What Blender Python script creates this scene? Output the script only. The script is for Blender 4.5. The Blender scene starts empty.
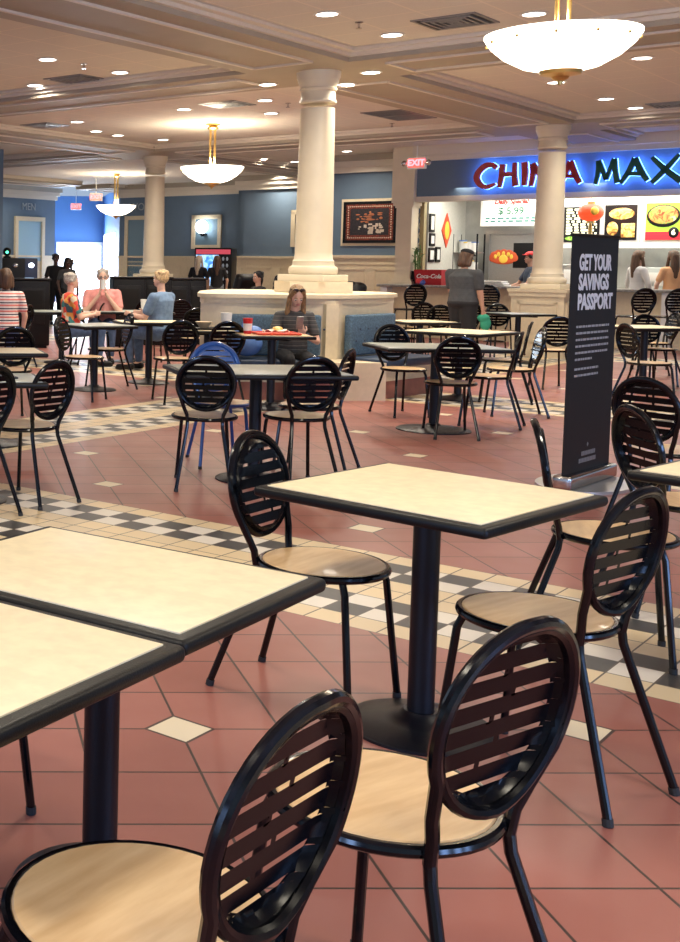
import bpy, bmesh, math, random
from mathutils import Vector, Matrix
from math import sin, cos, pi, radians, atan, tan, hypot, sqrt
random.seed(7)
C = bpy.context.scene.collection

# ---------------------------------------------------------------- camera model
FPX, PIT, ROLL, PX, PY, HC = 1191.714, .068, .01032, -26.886, 342.24, 1.428
def ray(x, y):
    u, v = x-PX, y-PY
    c, s = cos(ROLL), sin(ROLL)
    u, v = c*u+s*v, -s*u+c*v
    Z, Y = -v, FPX
    cy, sy = cos(PIT), sin(PIT)
    return u, Y*cy+Z*sy, -Y*sy+Z*cy
def at_z(x, y, z=0.0):
    X, Y, Z = ray(x, y); k = (z-HC)/Z
    return Vector((X*k, Y*k, z))
def at_y(x, y, d):
    X, Y, Z = ray(x, y); k = d/Y
    return Vector((X*k, d, Z*k+HC))
TH = radians(46.08)                       # building grid: v runs along TH, u to its right
UX = Vector((sin(TH), -cos(TH), 0)); VX = Vector((cos(TH), sin(TH), 0))
def uv(u, v, z=0.0): return UX*u+VX*v+Vector((0, 0, z))
def to_uv(p): p = Vector((p[0], p[1], 0)); return p.dot(UX), p.dot(VX)
def at_v(x, y, v):                        # pixel on the vertical plane v = const, given in (u, z)
    X, Y, Z = ray(x, y); d = X*VX.x+Y*VX.y; k = v/d
    p = Vector((X*k, Y*k, 0)); return p.dot(UX), Z*k+HC
RZ = TH-pi/2                              # object rotation whose local x,y are u,v

def camera():
    cd = bpy.data.cameras.new('camera'); co = bpy.data.objects.new('camera', cd); C.objects.link(co)
    cd.sensor_fit = 'HORIZONTAL'; cd.sensor_width = 36; cd.lens = 36*FPX/680
    cd.shift_x = (340-PX)/680; cd.shift_y = -(471-PY)/680
    cd.clip_start = .05; cd.clip_end = 200
    fw = Vector((0, cos(PIT), -sin(PIT))); up = Vector((0, sin(PIT), cos(PIT))); rt = Vector((1, 0, 0))
    r2 = rt*cos(ROLL)+up*sin(ROLL); u2 = up*cos(ROLL)-rt*sin(ROLL)
    m = Matrix((r2, u2, -fw)).transposed().to_4x4(); m.translation = Vector((0, 0, HC))
    co.matrix_world = m; bpy.context.scene.camera = co
camera()

# ---------------------------------------------------------------- materials
MATS = {}
def mat(name, col, rough=.5, metal=0., noise=0., nscale=20., bump=0., bscale=200., emit=None, estr=0., trans=0., alpha=1., coat=0., stretch=None, col2=None, ior=None, spec=None):
    if name in MATS: return MATS[name]
    m = bpy.data.materials.new(name); m.use_nodes = True; nt = m.node_tree; b = nt.nodes['Principled BSDF']
    b.inputs['Base Color'].default_value = (*col, 1); b.inputs['Roughness'].default_value = rough
    b.inputs['Metallic'].default_value = metal; b.inputs['Transmission Weight'].default_value = trans
    b.inputs['Alpha'].default_value = alpha; b.inputs['Coat Weight'].default_value = coat
    if ior: b.inputs['IOR'].default_value = ior
    if spec is not None: b.inputs['Specular IOR Level'].default_value = spec
    if emit: b.inputs['Emission Color'].default_value = (*emit, 1); b.inputs['Emission Strength'].default_value = estr
    tc = nt.nodes.new('ShaderNodeTexCoord'); mp = nt.nodes.new('ShaderNodeMapping'); nt.links.new(tc.outputs['Object'], mp.inputs[0])
    if stretch: mp.inputs['Scale'].default_value = stretch
    nz = nt.nodes.new('ShaderNodeTexNoise'); nz.inputs['Scale'].default_value = nscale; nz.inputs['Detail'].default_value = 4
    nt.links.new(mp.outputs[0], nz.inputs['Vector'])
    rp = nt.nodes.new('ShaderNodeMix'); rp.data_type = 'RGBA'
    c2 = col2 if col2 else tuple(c*(1-max(noise, .03)*1.6) for c in col)
    rp.inputs['A'].default_value = (*(tuple(min(1, c*(1+max(noise, .03)*.6)) for c in col) if not col2 else col), 1); rp.inputs['B'].default_value = (*c2, 1)
    if noise or col2:
        sc = nt.nodes.new('ShaderNodeMapRange'); sc.inputs[1].default_value = .35; sc.inputs[2].default_value = .65
        nt.links.new(nz.outputs['Fac'], sc.inputs[0]); nt.links.new(sc.outputs[0], rp.inputs['Factor'])
    else: nt.links.new(nz.outputs['Fac'], rp.inputs['Factor'])
    nt.links.new(rp.outputs['Result'], b.inputs['Base Color'])
    if bump:
        n2 = nt.nodes.new('ShaderNodeTexNoise'); n2.inputs['Scale'].default_value = bscale; nt.links.new(mp.outputs[0], n2.inputs['Vector'])
        bp = nt.nodes.new('ShaderNodeBump'); bp.inputs['Strength'].default_value = bump; bp.inputs['Distance'].default_value = .002
        nt.links.new(n2.outputs['Fac'], bp.inputs['Height']); nt.links.new(bp.outputs[0], b.inputs['Normal'])
    MATS[name] = m; return m

class X:                                   # tiny expression helper for math nodes
    def __init__(s, nt, sock): s.nt, s.s = nt, sock
    def _op(s, op, *a):
        n = s.nt.nodes.new('ShaderNodeMath'); n.operation = op
        for i, q in enumerate((s,)+a):
            if isinstance(q, X): s.nt.links.new(q.s, n.inputs[i])
            else: n.inputs[i].default_value = q
        return X(s.nt, n.outputs[0])
    def __add__(s, o): return s._op('ADD', o)
    def __sub__(s, o): return s._op('SUBTRACT', o)
    def __mul__(s, o): return s._op('MULTIPLY', o)
    def fl(s): return s._op('FLOOR')
    def fr(s): return s._op('FRACT')
    def ab(s): return s._op('ABSOLUTE')
    def lt(s, o): return s._op('LESS_THAN', o)
    def gt(s, o): return s._op('GREATER_THAN', o)
    def mn(s, o): return s._op('MINIMUM', o)
    def mx(s, o): return s._op('MAXIMUM', o)
    def mod(s, o): return s._op('FLOORED_MODULO', o)
def mixc(nt, fac, a, b):
    n = nt.nodes.new('ShaderNodeMix'); n.data_type = 'RGBA'
    nt.links.new(fac.s, n.inputs['Factor'])
    for k, q in (('A', a), ('B', b)):
        if isinstance(q, tuple): n.inputs[k].default_value = (*q, 1)
        else: nt.links.new(q, n.inputs[k])
    return n.outputs['Result']

def floor_material():
    m = bpy.data.materials.new('quarry_tile_floor'); m.use_nodes = True; nt = m.node_tree; bs = nt.nodes['Principled BSDF']
    tc = nt.nodes.new('ShaderNodeTexCoord'); sp = nt.nodes.new('ShaderNodeSeparateXYZ'); nt.links.new(tc.outputs['Object'], sp.inputs[0])
    x, y = X(nt, sp.outputs[0]), X(nt, sp.outputs[1])
    ga, T = .0189, .3109
    gx = (x*(cos(ga)/T)+y*(sin(ga)/T))-2.2975
    gy = (y*(cos(ga)/T)-x*(sin(ga)/T))-8.4544
    a = x*cos(TH)+y*sin(TH); b = y*cos(TH)-x*sin(TH)
    far = a.gt(5.0)
    dx = ((gx-far*1.0-0.0+2.0).mod(4.0)-2.0).ab(); dy = ((gy-(far*(-3.0)+3.0)+2.0).mod(4.0)-2.0).ab()
    dd = dx+dy
    dia = dd.lt(.34); djoint = (dd-.34).ab().lt(.022)
    jx = ((gx+.5).fr()-.5).ab(); jy = ((gy+.5).fr()-.5).ab()
    joint = jx.mn(jy).lt(.013)
    wn = nt.nodes.new('ShaderNodeTexWhiteNoise'); cb = nt.nodes.new('ShaderNodeCombineXYZ')
    nt.links.new(gx.fl().s, cb.inputs[0]); nt.links.new(gy.fl().s, cb.inputs[1]); nt.links.new(cb.outputs[0], wn.inputs['Vector'])
    nz = nt.nodes.new('ShaderNodeTexNoise'); nz.inputs['Scale'].default_value = 3; nz.inputs['Detail'].default_value = 5; nt.links.new(tc.outputs['Object'], nz.inputs['Vector'])
    tone = X(nt, wn.outputs['Value'])*.45+X(nt, nz.outputs['Fac'])*.6
    red = mixc(nt, tone, (.39, .152, .122), (.27, .09, .068))
    c = mixc(nt, joint, red, (.05, .03, .025))
    c = mixc(nt, dia, c, (.76, .66, .47)); c = mixc(nt, djoint, c, (.06, .035, .03))
    h = joint.mx(djoint)
    band = None
    def bandmask(q, ctr): return (q-ctr).ab().lt(.622)
    for q, o, ctrs in ((b, a, (6.55, 14.6, 22.4, -1.3)), (a, b, (5.0, 12.72, 20.4, 28.2))):
        mk = bandmask(q, ctrs[0]); w = (q-ctrs[0])
        for cc in ctrs[1:]:
            k = bandmask(q, cc); mk = mk.mx(k); w = w-k*(cc-ctrs[0])
        w = w*(1/.1555)+4.0; l = o*(1/.1555)
        row = w.fl(); rm = row.mod(4.0)
        chk = rm.gt(.5)*rm.lt(2.5)
        par = (row+l.fl()).mod(2.0).gt(.5)
        wn2 = nt.nodes.new('ShaderNodeTexWhiteNoise'); cb2 = nt.nodes.new('ShaderNodeCombineXYZ')
        nt.links.new(row.s, cb2.inputs[0]); nt.links.new(l.fl().s, cb2.inputs[1]); nt.links.new(cb2.outputs[0], wn2.inputs['Vector'])
        yel = mixc(nt, X(nt, wn2.outputs['Value']), (.76, .60, .36), (.66, .53, .34))
        ck = mixc(nt, par, (.74, .69, .60), (.045, .045, .045))
        bc = mixc(nt, chk, yel, ck)
        bj = ((w+.5).fr()-.5).ab().mn(((l+.5).fr()-.5).ab()).lt(.022)
        bc = mixc(nt, bj, bc, (.09, .07, .05))
        c = mixc(nt, mk, c, bc); h = h*(mk*-1.0+1.0)+bj*mk
    nt.links.new(c, bs.inputs['Base Color'])
    bp = nt.nodes.new('ShaderNodeBump'); bp.invert = True; bp.inputs['Strength'].default_value = .35; bp.inputs['Distance'].default_value = .003
    nt.links.new(h.s, bp.inputs['Height']); nt.links.new(bp.outputs[0], bs.inputs['Normal'])
    r = X(nt, nz.outputs['Fac'])*.15+.30; nt.links.new(r.s, bs.inputs['Roughness'])
    return m

def ceiling_material():
    m = bpy.data.materials.new('ceiling_tiles'); m.use_nodes = True; nt = m.node_tree; bs = nt.nodes['Principled BSDF']
    tc = nt.nodes.new('ShaderNodeTexCoord'); sp = nt.nodes.new('ShaderNodeSeparateXYZ'); nt.links.new(tc.outputs['Object'], sp.inputs[0])
    x, y = X(nt, sp.outputs[0])*(1/.61), X(nt, sp.outputs[1])*(1/.61)
    d = ((x+.5).fr()-.5).ab().mn(((y+.5).fr()-.5).ab()); ln = d.lt(.02)
    nz = nt.nodes.new('ShaderNodeTexNoise'); nz.inputs['Scale'].default_value = 60; nt.links.new(tc.outputs['Object'], nz.inputs['Vector'])
    t = mixc(nt, X(nt, nz.outputs['Fac']), (.76, .72, .65), (.66, .63, .57))
    nt.links.new(mixc(nt, ln, t, (.80, .74, .65)), bs.inputs['Base Color']); bs.inputs['Roughness'].default_value = .9
    return m

black = mat('gloss_black_tube', (.002, .0025, .004), .15, 0, spec=.40)
blackp = mat('black_panel', (.0015, .002, .0035), .22, spec=.16)
wood = mat('maple_seat', (.80, .56, .30), .36, col2=(.66, .42, .20), nscale=4, stretch=(1.2, 7, 1), coat=.15)
cream = mat('cream_laminate', (.84, .72, .47), .42, noise=.05, nscale=25)
greyl = mat('grey_green_laminate', (.36, .40, .36), .3, noise=.05, nscale=40)
rubber = mat('black_table_edge', (.007, .007, .007), .42, bump=.3, bscale=300, spec=.28)
pedm = mat('black_pedestal', (.004, .005, .009), .36, bump=.35, bscale=500, spec=.35)
rubcap = mat('rubber_cap', (.02, .02, .02), .7)
creamp = mat('cream_paint', (.72, .61, .42), .45, noise=.02)
columnm = mat('column_paint', (.76, .67, .49), .42, noise=.03, nscale=4)
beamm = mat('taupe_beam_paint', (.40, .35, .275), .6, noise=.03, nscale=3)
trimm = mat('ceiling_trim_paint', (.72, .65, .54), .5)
bluew = mat('blue_wall_paint', (.12, .18, .25), .7, noise=.03, nscale=3)
brick = mat('brick_base_tile', (.36, .13, .09), .45, noise=.15, nscale=6)
upholst = mat('blue_upholstery', (.085, .15, .215), .75, noise=.25, nscale=60, bump=.3)
navy = mat('navy_vinyl', (.03, .05, .09), .45, noise=.1)
white = mat('white_paint', (.82, .82, .78), .5)
steel = mat('brushed_steel', (.42, .42, .40), .38, .8, noise=.08, nscale=30, stretch=(1, 1, 12))
graym = mat('gray_tile_wall', (.42, .42, .38), .5, noise=.08, nscale=5)
gold = mat('brass', (.75, .52, .18), .28, .9)
glow = mat('glowing_alabaster_glass', (.95, .9, .82), .4, emit=(1., .88, .70), estr=3.2)
dl = mat('downlight_lens', (.9, .9, .9), .4, emit=(1., .93, .82), estr=7.)
chrome = mat('chrome', (.6, .6, .6), .15, 1.)
dark = mat('dark_plastic', (.006, .006, .007), .4, spec=.25)
leather = mat('black_leather', (.007, .007, .008), .42, noise=.3, nscale=10, spec=.3)

# ---------------------------------------------------------------- mesh helpers
class MB:
    def __init__(s): s.v = []; s.f = []; s.mi = []; s.ms = []; s.cur = 0; s.M = Matrix.Identity(4)
    def m(s, mt):
        if mt not in s.ms: s.ms.append(mt)
        s.cur = s.ms.index(mt); return s
    def add(s, vs, fs):
        o = len(s.v); s.v += [tuple(s.M @ Vector(p)) for p in vs]
        for f in fs: s.f.append([i+o for i in f]); s.mi.append(s.cur)
        return s
    def box(s, x0, x1, y0, y1, z0, z1):
        vs = [(x, y, z) for z in (z0, z1) for y in (y0, y1) for x in (x0, x1)]
        return s.add(vs, [(0, 2, 3, 1), (4, 5, 7, 6), (0, 1, 5, 4), (2, 6, 7, 3), (0, 4, 6, 2), (1, 3, 7, 5)])
    def bbox(s, x0, x1, y0, y1, z0, z1, r=.01):
        bm = bmesh.new(); bmesh.ops.create_cube(bm, size=1)
        bmesh.ops.transform(bm, matrix=Matrix.Translation(((x0+x1)/2, (y0+y1)/2, (z0+z1)/2)) @ Matrix.Diagonal((x1-x0, y1-y0, z1-z0, 1)), verts=bm.verts)
        bmesh.ops.bevel(bm, geom=bm.edges[:], offset=r, segments=3, profile=.5, affect='EDGES')
        bm.verts.ensure_lookup_table()
        s.add([v.co[:] for v in bm.verts], [[v.index for v in f.verts] for f in bm.faces]); bm.free(); return s
    def tube(s, pts, r, n=10, caps=True, closed=False):
        pts = [Vector(p) for p in pts]; N = len(pts); rs = r if isinstance(r, (list, tuple)) else [r]*N
        vs = []; up = None
        for i in range(N):
            if closed: t = pts[(i+1) % N]-pts[i-1]
            else: t = pts[min(i+1, N-1)]-pts[max(i-1, 0)]
            t.normalize()
            if up is None:
                up = Vector((0, 0, 1)) if abs(t.z) < .9 else Vector((1, 0, 0))
            sd = t.cross(up); sd.normalize(); up = sd.cross(t); up.normalize()
            for k in range(n):
                a = 2*pi*k/n; vs.append(pts[i]+(sd*cos(a)+up*sin(a))*rs[i])
        fs = []
        for i in range(N if closed else N-1):
            j = (i+1) % N
            for k in range(n): k2 = (k+1) % n; fs.append((i*n+k, i*n+k2, j*n+k2, j*n+k))
        if caps and not closed: fs.append(list(range(n-1, -1, -1))); fs.append([(N-1)*n+k for k in range(n)])
        return s.add(vs, fs)
    def lathe(s, prof, n=32, c=(0, 0), a0=0, cap=True):
        vs = []; N = len(prof)
        for r, z in prof:
            for k in range(n): a = a0+2*pi*k/n; vs.append((c[0]+r*cos(a), c[1]+r*sin(a), z))
        fs = [(i*n+k, i*n+(k+1) % n, (i+1)*n+(k+1) % n, (i+1)*n+k) for i in range(N-1) for k in range(n)]
        if cap: fs += [list(range(n-1, -1, -1)), [(N-1)*n+k for k in range(n)]]
        return s.add(vs, fs)
    def prism(s, poly, z0, z1):
        n = len(poly); vs = [(x, y, z) for z in (z0, z1) for x, y in poly]
        return s.add(vs, [list(range(n-1, -1, -1)), list(range(n, 2*n))]+[(i, (i+1) % n, (i+1) % n+n, i+n) for i in range(n)])
    def plate(s, poly, y0, y1):            # polygon in x,z extruded along y
        n = len(poly); vs = [(x, y, z) for y in (y0, y1) for x, z in poly]
        return s.add(vs, [list(range(n)), list(range(2*n-1, n-1, -1))]+[(i, i+n, (i+1) % n+n, (i+1) % n) for i in range(n)])
    def ell(s, c, r, n=16, h=10, rot=None):
        vs = []; fs = []
        R = rot or Matrix.Identity(3)
        for i in range(h+1):
            t = pi*i/h
            for k in range(n):
                a = 2*pi*k/n; vs.append(Vector(c)+R @ Vector((r[0]*sin(t)*cos(a), r[1]*sin(t)*sin(a), r[2]*cos(t))))
        for i in range(h):
            for k in range(n): fs.append((i*n+k, (i+1)*n+k, (i+1)*n+(k+1) % n, i*n+(k+1) % n))
        return s.add(vs, fs)
    def build(s, name, mt=None, parent=None, loc=None, rz=0, smooth=35, merge=False):
        me = bpy.data.meshes.new(name); me.from_pydata(s.v, [], s.f)
        ms = s.ms if s.ms else [mt]
        for q in ms: me.materials.append(q)
        if s.ms:
            for p, i in zip(me.polygons, s.mi): p.material_index = i
        bm = bmesh.new(); bm.from_mesh(me); bmesh.ops.remove_doubles(bm, verts=bm.verts, dist=1e-5)
        bmesh.ops.recalc_face_normals(bm, faces=bm.faces); bm.to_mesh(me); bm.free()
        if smooth:
            for p in me.polygons: p.use_smooth = True
            me.set_sharp_from_angle(angle=radians(smooth))
        o = bpy.data.objects.new(name, me); C.objects.link(o)
        if parent: o.parent = parent
        if loc is not None: o.location = loc
        o.rotation_euler.z = rz
        return o
def tag(o, label, cat, group=None):
    o['label'] = label; o['category'] = cat
    if group: o['group'] = group
    return o
def thing(name, label, cat, loc=(0, 0, 0), rz=0, group=None):
    o = bpy.data.objects.new(name, None); C.objects.link(o); o.location = loc; o.rotation_euler.z = rz
    return tag(o, label, cat, group)
def struct(o): o['kind'] = 'structure'; return o
def copy_tree(o, parent=None):
    c = o.copy(); C.objects.link(c)
    if parent: c.parent = parent; c.matrix_parent_inverse = Matrix.Identity(4)
    for ch in list(o.children): copy_tree(ch, c)
    return c
def place(proto, used, loc, rz, label, group=None, cat=None):
    o = copy_tree(proto) if used.get(proto.name) else proto
    used[proto.name] = True
    o.location = loc; o.rotation_euler.z = rz; o['label'] = label
    if cat: o['category'] = cat
    if group: o['group'] = group
    elif 'group' in o: del o['group']
    return o
USED = {}
def text_mesh(name, txt, size, mt, parent=None, depth=.004, bold=0., shear=0., sx=1., align='CENTER', space=1., line=1.):
    cu = bpy.data.curves.new(name, 'FONT'); cu.body = txt; cu.size = size; cu.extrude = depth; cu.offset = bold; cu.shear = shear
    cu.align_x = align; cu.align_y = 'CENTER'; cu.space_character = space; cu.space_line = line; cu.resolution_u = 3
    t = bpy.data.objects.new(name, cu); C.objects.link(t)
    dg = bpy.context.evaluated_depsgraph_get(); me = bpy.data.meshes.new_from_object(t.evaluated_get(dg))
    bpy.data.objects.remove(t); me.materials.clear(); me.materials.append(mt)
    # stand up: local x right, z up, facing -y
    me.transform(Matrix.Diagonal((sx, 1, 1, 1))); me.transform(Matrix.Rotation(pi/2, 4, 'X'))
    o = bpy.data.objects.new(name, me); C.objects.link(o)
    if parent: o.parent = parent
    return o

# ---------------------------------------------------------------- setting
fm = floor_material()
struct(MB().box(-14, 34, -8, 62, -.08, 0).build('floor', fm))
ZS, ZC = 3.66, 3.79                         # beam soffit, tile ceiling
struct(MB().box(-24, 10, -14, 42, ZC, ZC+.1).build('ceiling', ceiling_material(), rz=RZ))
UB = [-22.8, -14.8, -6.92, 1.1]; VB = [5.2, 13.08, 20.55, 28.2]
HB = .64
tn = 0
def beam_u(v):                              # beam running along u at this v
    global tn; tn += 1
    b = MB(); u0, u1 = -24, 10
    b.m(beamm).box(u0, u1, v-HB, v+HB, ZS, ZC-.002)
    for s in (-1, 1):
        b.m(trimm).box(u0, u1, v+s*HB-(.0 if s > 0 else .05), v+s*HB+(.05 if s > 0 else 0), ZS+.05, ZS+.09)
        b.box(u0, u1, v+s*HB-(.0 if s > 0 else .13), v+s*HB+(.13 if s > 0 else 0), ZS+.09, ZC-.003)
    us = [u0]+UB+[u1]
    for a, c in zip(us[:-1], us[1:]):
        x0, x1 = a+.95, c-.95
        if x1-x0 < 1: continue
        for y in (v-.36, v+.36): b.box(x0, x1, y-.022, y+.022, ZS-.022, ZS+.001)
        for x in (x0, x1): b.box(x-.022, x+.022, v-.36, v+.36, ZS-.022, ZS+.001)
    struct(b.build('trim_%d' % tn, rz=RZ))
def beam_v(u):
    global tn; tn += 1
    b = MB(); vs = [-10]+VB+[40]
    for a, c in zip(vs[:-1], vs[1:]):
        y0, y1 = a+(HB if a > -10 else 0), c-(HB if c < 40 else 0)
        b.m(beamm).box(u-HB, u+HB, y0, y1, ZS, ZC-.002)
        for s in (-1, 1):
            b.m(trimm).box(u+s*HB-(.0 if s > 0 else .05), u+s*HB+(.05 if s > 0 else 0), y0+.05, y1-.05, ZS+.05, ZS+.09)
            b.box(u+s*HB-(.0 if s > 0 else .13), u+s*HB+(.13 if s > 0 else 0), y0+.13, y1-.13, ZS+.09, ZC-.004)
        y0, y1 = a+.95, c-.95
        for x in (u-.36, u+.36): b.box(x-.022, x+.022, y0, y1, ZS-.022, ZS+.001)
        for y in (y0, y1): b.box(u-.36, u+.36, y-.022, y+.022, ZS-.022, ZS+.001)
    struct(b.build('trim_%d' % tn, rz=RZ))
for v in VB[:3]: beam_u(v)
for u in UB: beam_v(u)

# walls ------------------------------------------------------------
ZW = 3.42
def wall_run(name, u0, u1, v, wains=True, panels=None, zt=ZC):
    b = MB(); b.m(bluew).box(u0, u1, v, v+.2, 0, zt)
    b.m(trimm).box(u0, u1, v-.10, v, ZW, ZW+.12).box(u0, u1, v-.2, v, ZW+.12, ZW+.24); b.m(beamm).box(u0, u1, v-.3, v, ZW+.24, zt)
    if wains:
        b.m(creamp).box(u0, u1, v-.02, v, 0, 1.60).box(u0, u1, v-.06, v, 1.58, 1.64).box(u0, u1, v-.035, v, 1.44, 1.47).box(u0, u1, v-.04, v, 0, .18)
        n = max(1, round((u1-u0)/1.1)); w = (u1-u0)/n
        for i in range(n):
            a, c = u0+i*w+.1, u0+(i+1)*w-.1
            for (x0, x1, z0, z1) in ((a, c, 1.32, 1.36), (a, c, .3, .34), (a, a+.04, .3, 1.36), (c-.04, c, .3, 1.36)): b.box(x0, x1, v-.035, v-.019, z0, z1)
    return struct(b.build(name, rz=RZ))
def vplane(x, y, z):                        # v of a pixel known to be at height z
    p = at_z(x, y, z); return to_uv(p)
u_a, v2 = to_uv(at_z(334, 174, ZW)); v2 = (v2+to_uv(at_z(391, 171, ZW))[1])/2
v1 = (to_uv(at_z(240, 190.8, ZW))[1]+to_uv(at_z(296, 188, ZW))[1])/2
v0 = (to_uv(at_z(163, 197, ZW))[1]+to_uv(at_z(237, 193.5, ZW))[1])/2
uL = at_v(120, 200, v0)[0]; u01 = at_v(238.5, 200, v1)[0]; u12 = at_v(316, 200, v2)[0]; u2e = at_v(404, 200, v2)[0]
print('V2,V1,V0', v2, v1, v0, 'u', uL, u01, u12, u2e)
wall_run('wall_back', u12, u2e+.6, v2)
wall_run('wall_back_middle', u01, u12+1.5, v1)
wall_run('wall_back_far', uL, u01+1.0, v0)
struct(MB().m(bluew).box(u01, u01+.2, v1, v0+.1, 0, ZC).build('wall_step', rz=RZ))

# MEN wall: runs at 90 degrees to the back walls
pm0 = at_z(5, 197, ZW); pm1 = at_z(54, 200.6, ZW)
um = (to_uv(pm0)[0]+to_uv(pm1)[0])/2; vm1 = to_uv(pm1)[1]
mb = MB(); mb.m(bluew).box(um-.2, um, vm1-7, vm1, 0, ZC); mb.m(trimm).box(um, um+.1, vm1-7, vm1, ZW, ZW+.12).box(um, um+.2, vm1-7, vm1, ZW+.12, ZW+.24); mb.m(beamm).box(um, um+.3, vm1-7, vm1, ZW+.24, ZC)
mb.m(creamp).box(um, um+.02, vm1-7, vm1, 0, 1.6).box(um, um+.05, vm1-7, vm1, 1.57, 1.63)
struct(mb.build('wall_left', rz=RZ))
# entrance hall beyond
YF = 43.; yh = YF
hx0 = at_y(50, 200, yh).x-1.2; hx1 = at_y(104, 200, yh).x
brightblue = mat('blue_hall_paint', (.08, .20, .42), .6)
struct(MB().m(brightblue).box(hx0, hx1+.2, yh, yh+.2, 0, ZC).build('wall_hall_end'))
pw = uv(uL, v0)
hb = MB(); hb.m(brightblue)
d = Vector((hx1, yh, 0))-pw; n = Vector((d.y, -d.x, 0)).normalized()*.2
hb.prism([(pw.x, pw.y), (pw.x+n.x, pw.y+n.y), (hx1+n.x, yh+n.y), (hx1, yh)], 0, ZC); struct(hb.build('wall_hall_right'))
pl = uv(um, vm1)
hb = MB(); hb.m(brightblue); hb.prism([(pl.x, pl.y), (pl.x-.2, pl.y), (hx0-.2, yh), (hx0, yh)], 0, ZC); struct(hb.build('wall_hall_left'))
# glass exit doors in the hall end wall: bright daylight outside
day = mat('daylight_beyond_glass', (.8, .88, 1), .5, emit=(.80, .90, 1.), estr=3.2)
def glass_doors():
    x0, x1 = at_y(56, 250, yh).x, at_y(103, 250, yh).x; zt = 2.15; w = (x1-x0)/2
    for i in range(2):
        a = x0+i*w; b = MB(); b.m(white)
        b.box(a, a+.09, yh-.08, yh-.01, 0, zt).box(a+w-.09, a+w, yh-.08, yh-.01, 0, zt).box(a+.09, a+w-.09, yh-.08, yh-.01, zt-.12, zt).box(a+.09, a+w-.09, yh-.08, yh-.01, 0, .25)
        d = struct(b.build('door_%d' % (i+1)))
        MB().box(a+.09, a+w-.09, yh-.05, yh-.035, .25, zt-.12).build('pane', day, d)
        MB().tube([(a+(w-.16 if i == 0 else .16), yh-.12, .9), (a+(w-.16 if i == 0 else .16), yh-.12, 1.2)], .015).build('handle', chrome, d)
glass_doors()
# tall side window of the hall on its right wall
q0, q1 = pw.lerp(Vector((hx1, yh, 0)), .25), pw.lerp(Vector((hx1, yh, 0)), .9); nn = -n.normalized()*.03
wb = MB(); wb.prism([(q0.x, q0.y), (q0.x+nn.x, q0.y+nn.y), (q1.x+nn.x, q1.y+nn.y), (q1.x, q1.y)], .1, 2.4)
struct(wb.build('window_1', day))

# ---------------------------------------------------------------- columns
def column(label, u, v, base, dia):
    p = uv(u, v)
    t = thing('column', label, 'column', (p.x, p.y, base), RZ, 'round cream columns')
    H = ZS-base; r = dia/2
    MB().bbox(-r*1.45, r*1.45, -r*1.45, r*1.45, 0, .08, .008).build('plinth', columnm, t)
    prof = [(r*1.28, .08), (r*1.36, .10), (r*1.38, .14), (r*1.32, .17), (r*1.18, .185), (r*1.14, .22), (r*1.16, .24), (r*1.08, .26), (r*1.04, .33)]
    MB().lathe(prof, 40).build('base_molding', columnm, t)
    sh = [(r*1.04, .33)]+[(r*(1.04-.10*(k/8)**1.4), .33+(H-.33-.42)*k/8) for k in range(1, 9)]
    MB().lathe(sh, 40).build('shaft', columnm, t)
    z = H-.42; k = .94
    cp = [(r*k, z+.05), (r*(k+.07), z+.06), (r*(k+.09), z+.08), (r*(k+.02), z+.10), (r*k, z+.19), (r*(k+.08), z+.20), (r*(k+.10), z+.22), (r*(k+.05), z+.235), (r*(k+.07), z+.25), (r*(k+.18), z+.30), (r*(k+.20), z+.33)]
    cb = MB(); cb.lathe(cp, 40); cb.lathe([(r*1.16, z+.33), (r*1.2, z+.35), (r*1.22, z+.42)], 40); cb.build('capital', columnm, t)
    return t
LEDGE = 1.10
cC = at_z(316, 90, 3.6); pc = (3.99, 14.05)
ucC, vcC = to_uv(pc)
column('nearest and thickest cream round column rising from the curved low wall behind the bench', ucC, vcC, LEDGE+.13, .41)
pr = Vector((9.17, 19.1, 0)); ur, vr = to_uv(pr)
column('cream round column on a panelled square pedestal in front of the restaurant sign', ur, vr, 1.08, .42)
plc = Vector((3.80, 25.3, 0)); ulc, vlc = to_uv(plc)
column('farthest cream round column at the left, beside the small hanging bowl lamp', ulc, vlc, 1.12, .42)
# square pedestals under the far two
def pedestal(label, u, v, w, h):
    p = uv(u, v); t = thing('column_pedestal', label, 'pedestal', (p.x, p.y, 0), RZ)
    b = MB(); b.box(-w, w, -w, w, 0, h-.12).build('body', creamp, t)
    b = MB(); b.box(-w-.05, w+.05, -w-.05, w+.05, h-.05, h).box(-w-.03, w+.03, -w-.03, w+.03, h-.12, h-.05).build('cap', creamp, t)
    MB().box(-w-.02, w+.02, -w-.02, w+.02, 0, .14).build('base', creamp, t)
    b = MB()
    for s in (0, 1, 2, 3):
        b.M = Matrix.Rotation(s*pi/2, 4, 'Z'); q = w-.1
        for (x0, x1, z0, z1) in ((-q, q, h-.24, h-.2), (-q, q, .24, .28), (-q, -q+.04, .24, h-.2), (q-.04, q, .24, h-.2)): b.box(x0, x1, -w-.018, -w, z0, z1)
    b.build('panel_molding', creamp, t)
pedestal('panelled cream square pedestal under the column before the restaurant counter', ur, vr, .40, 1.08)
pedestal('cream square pedestal under the farthest left column behind the black cabinets', ulc, vlc, .40, 1.12)

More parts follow.
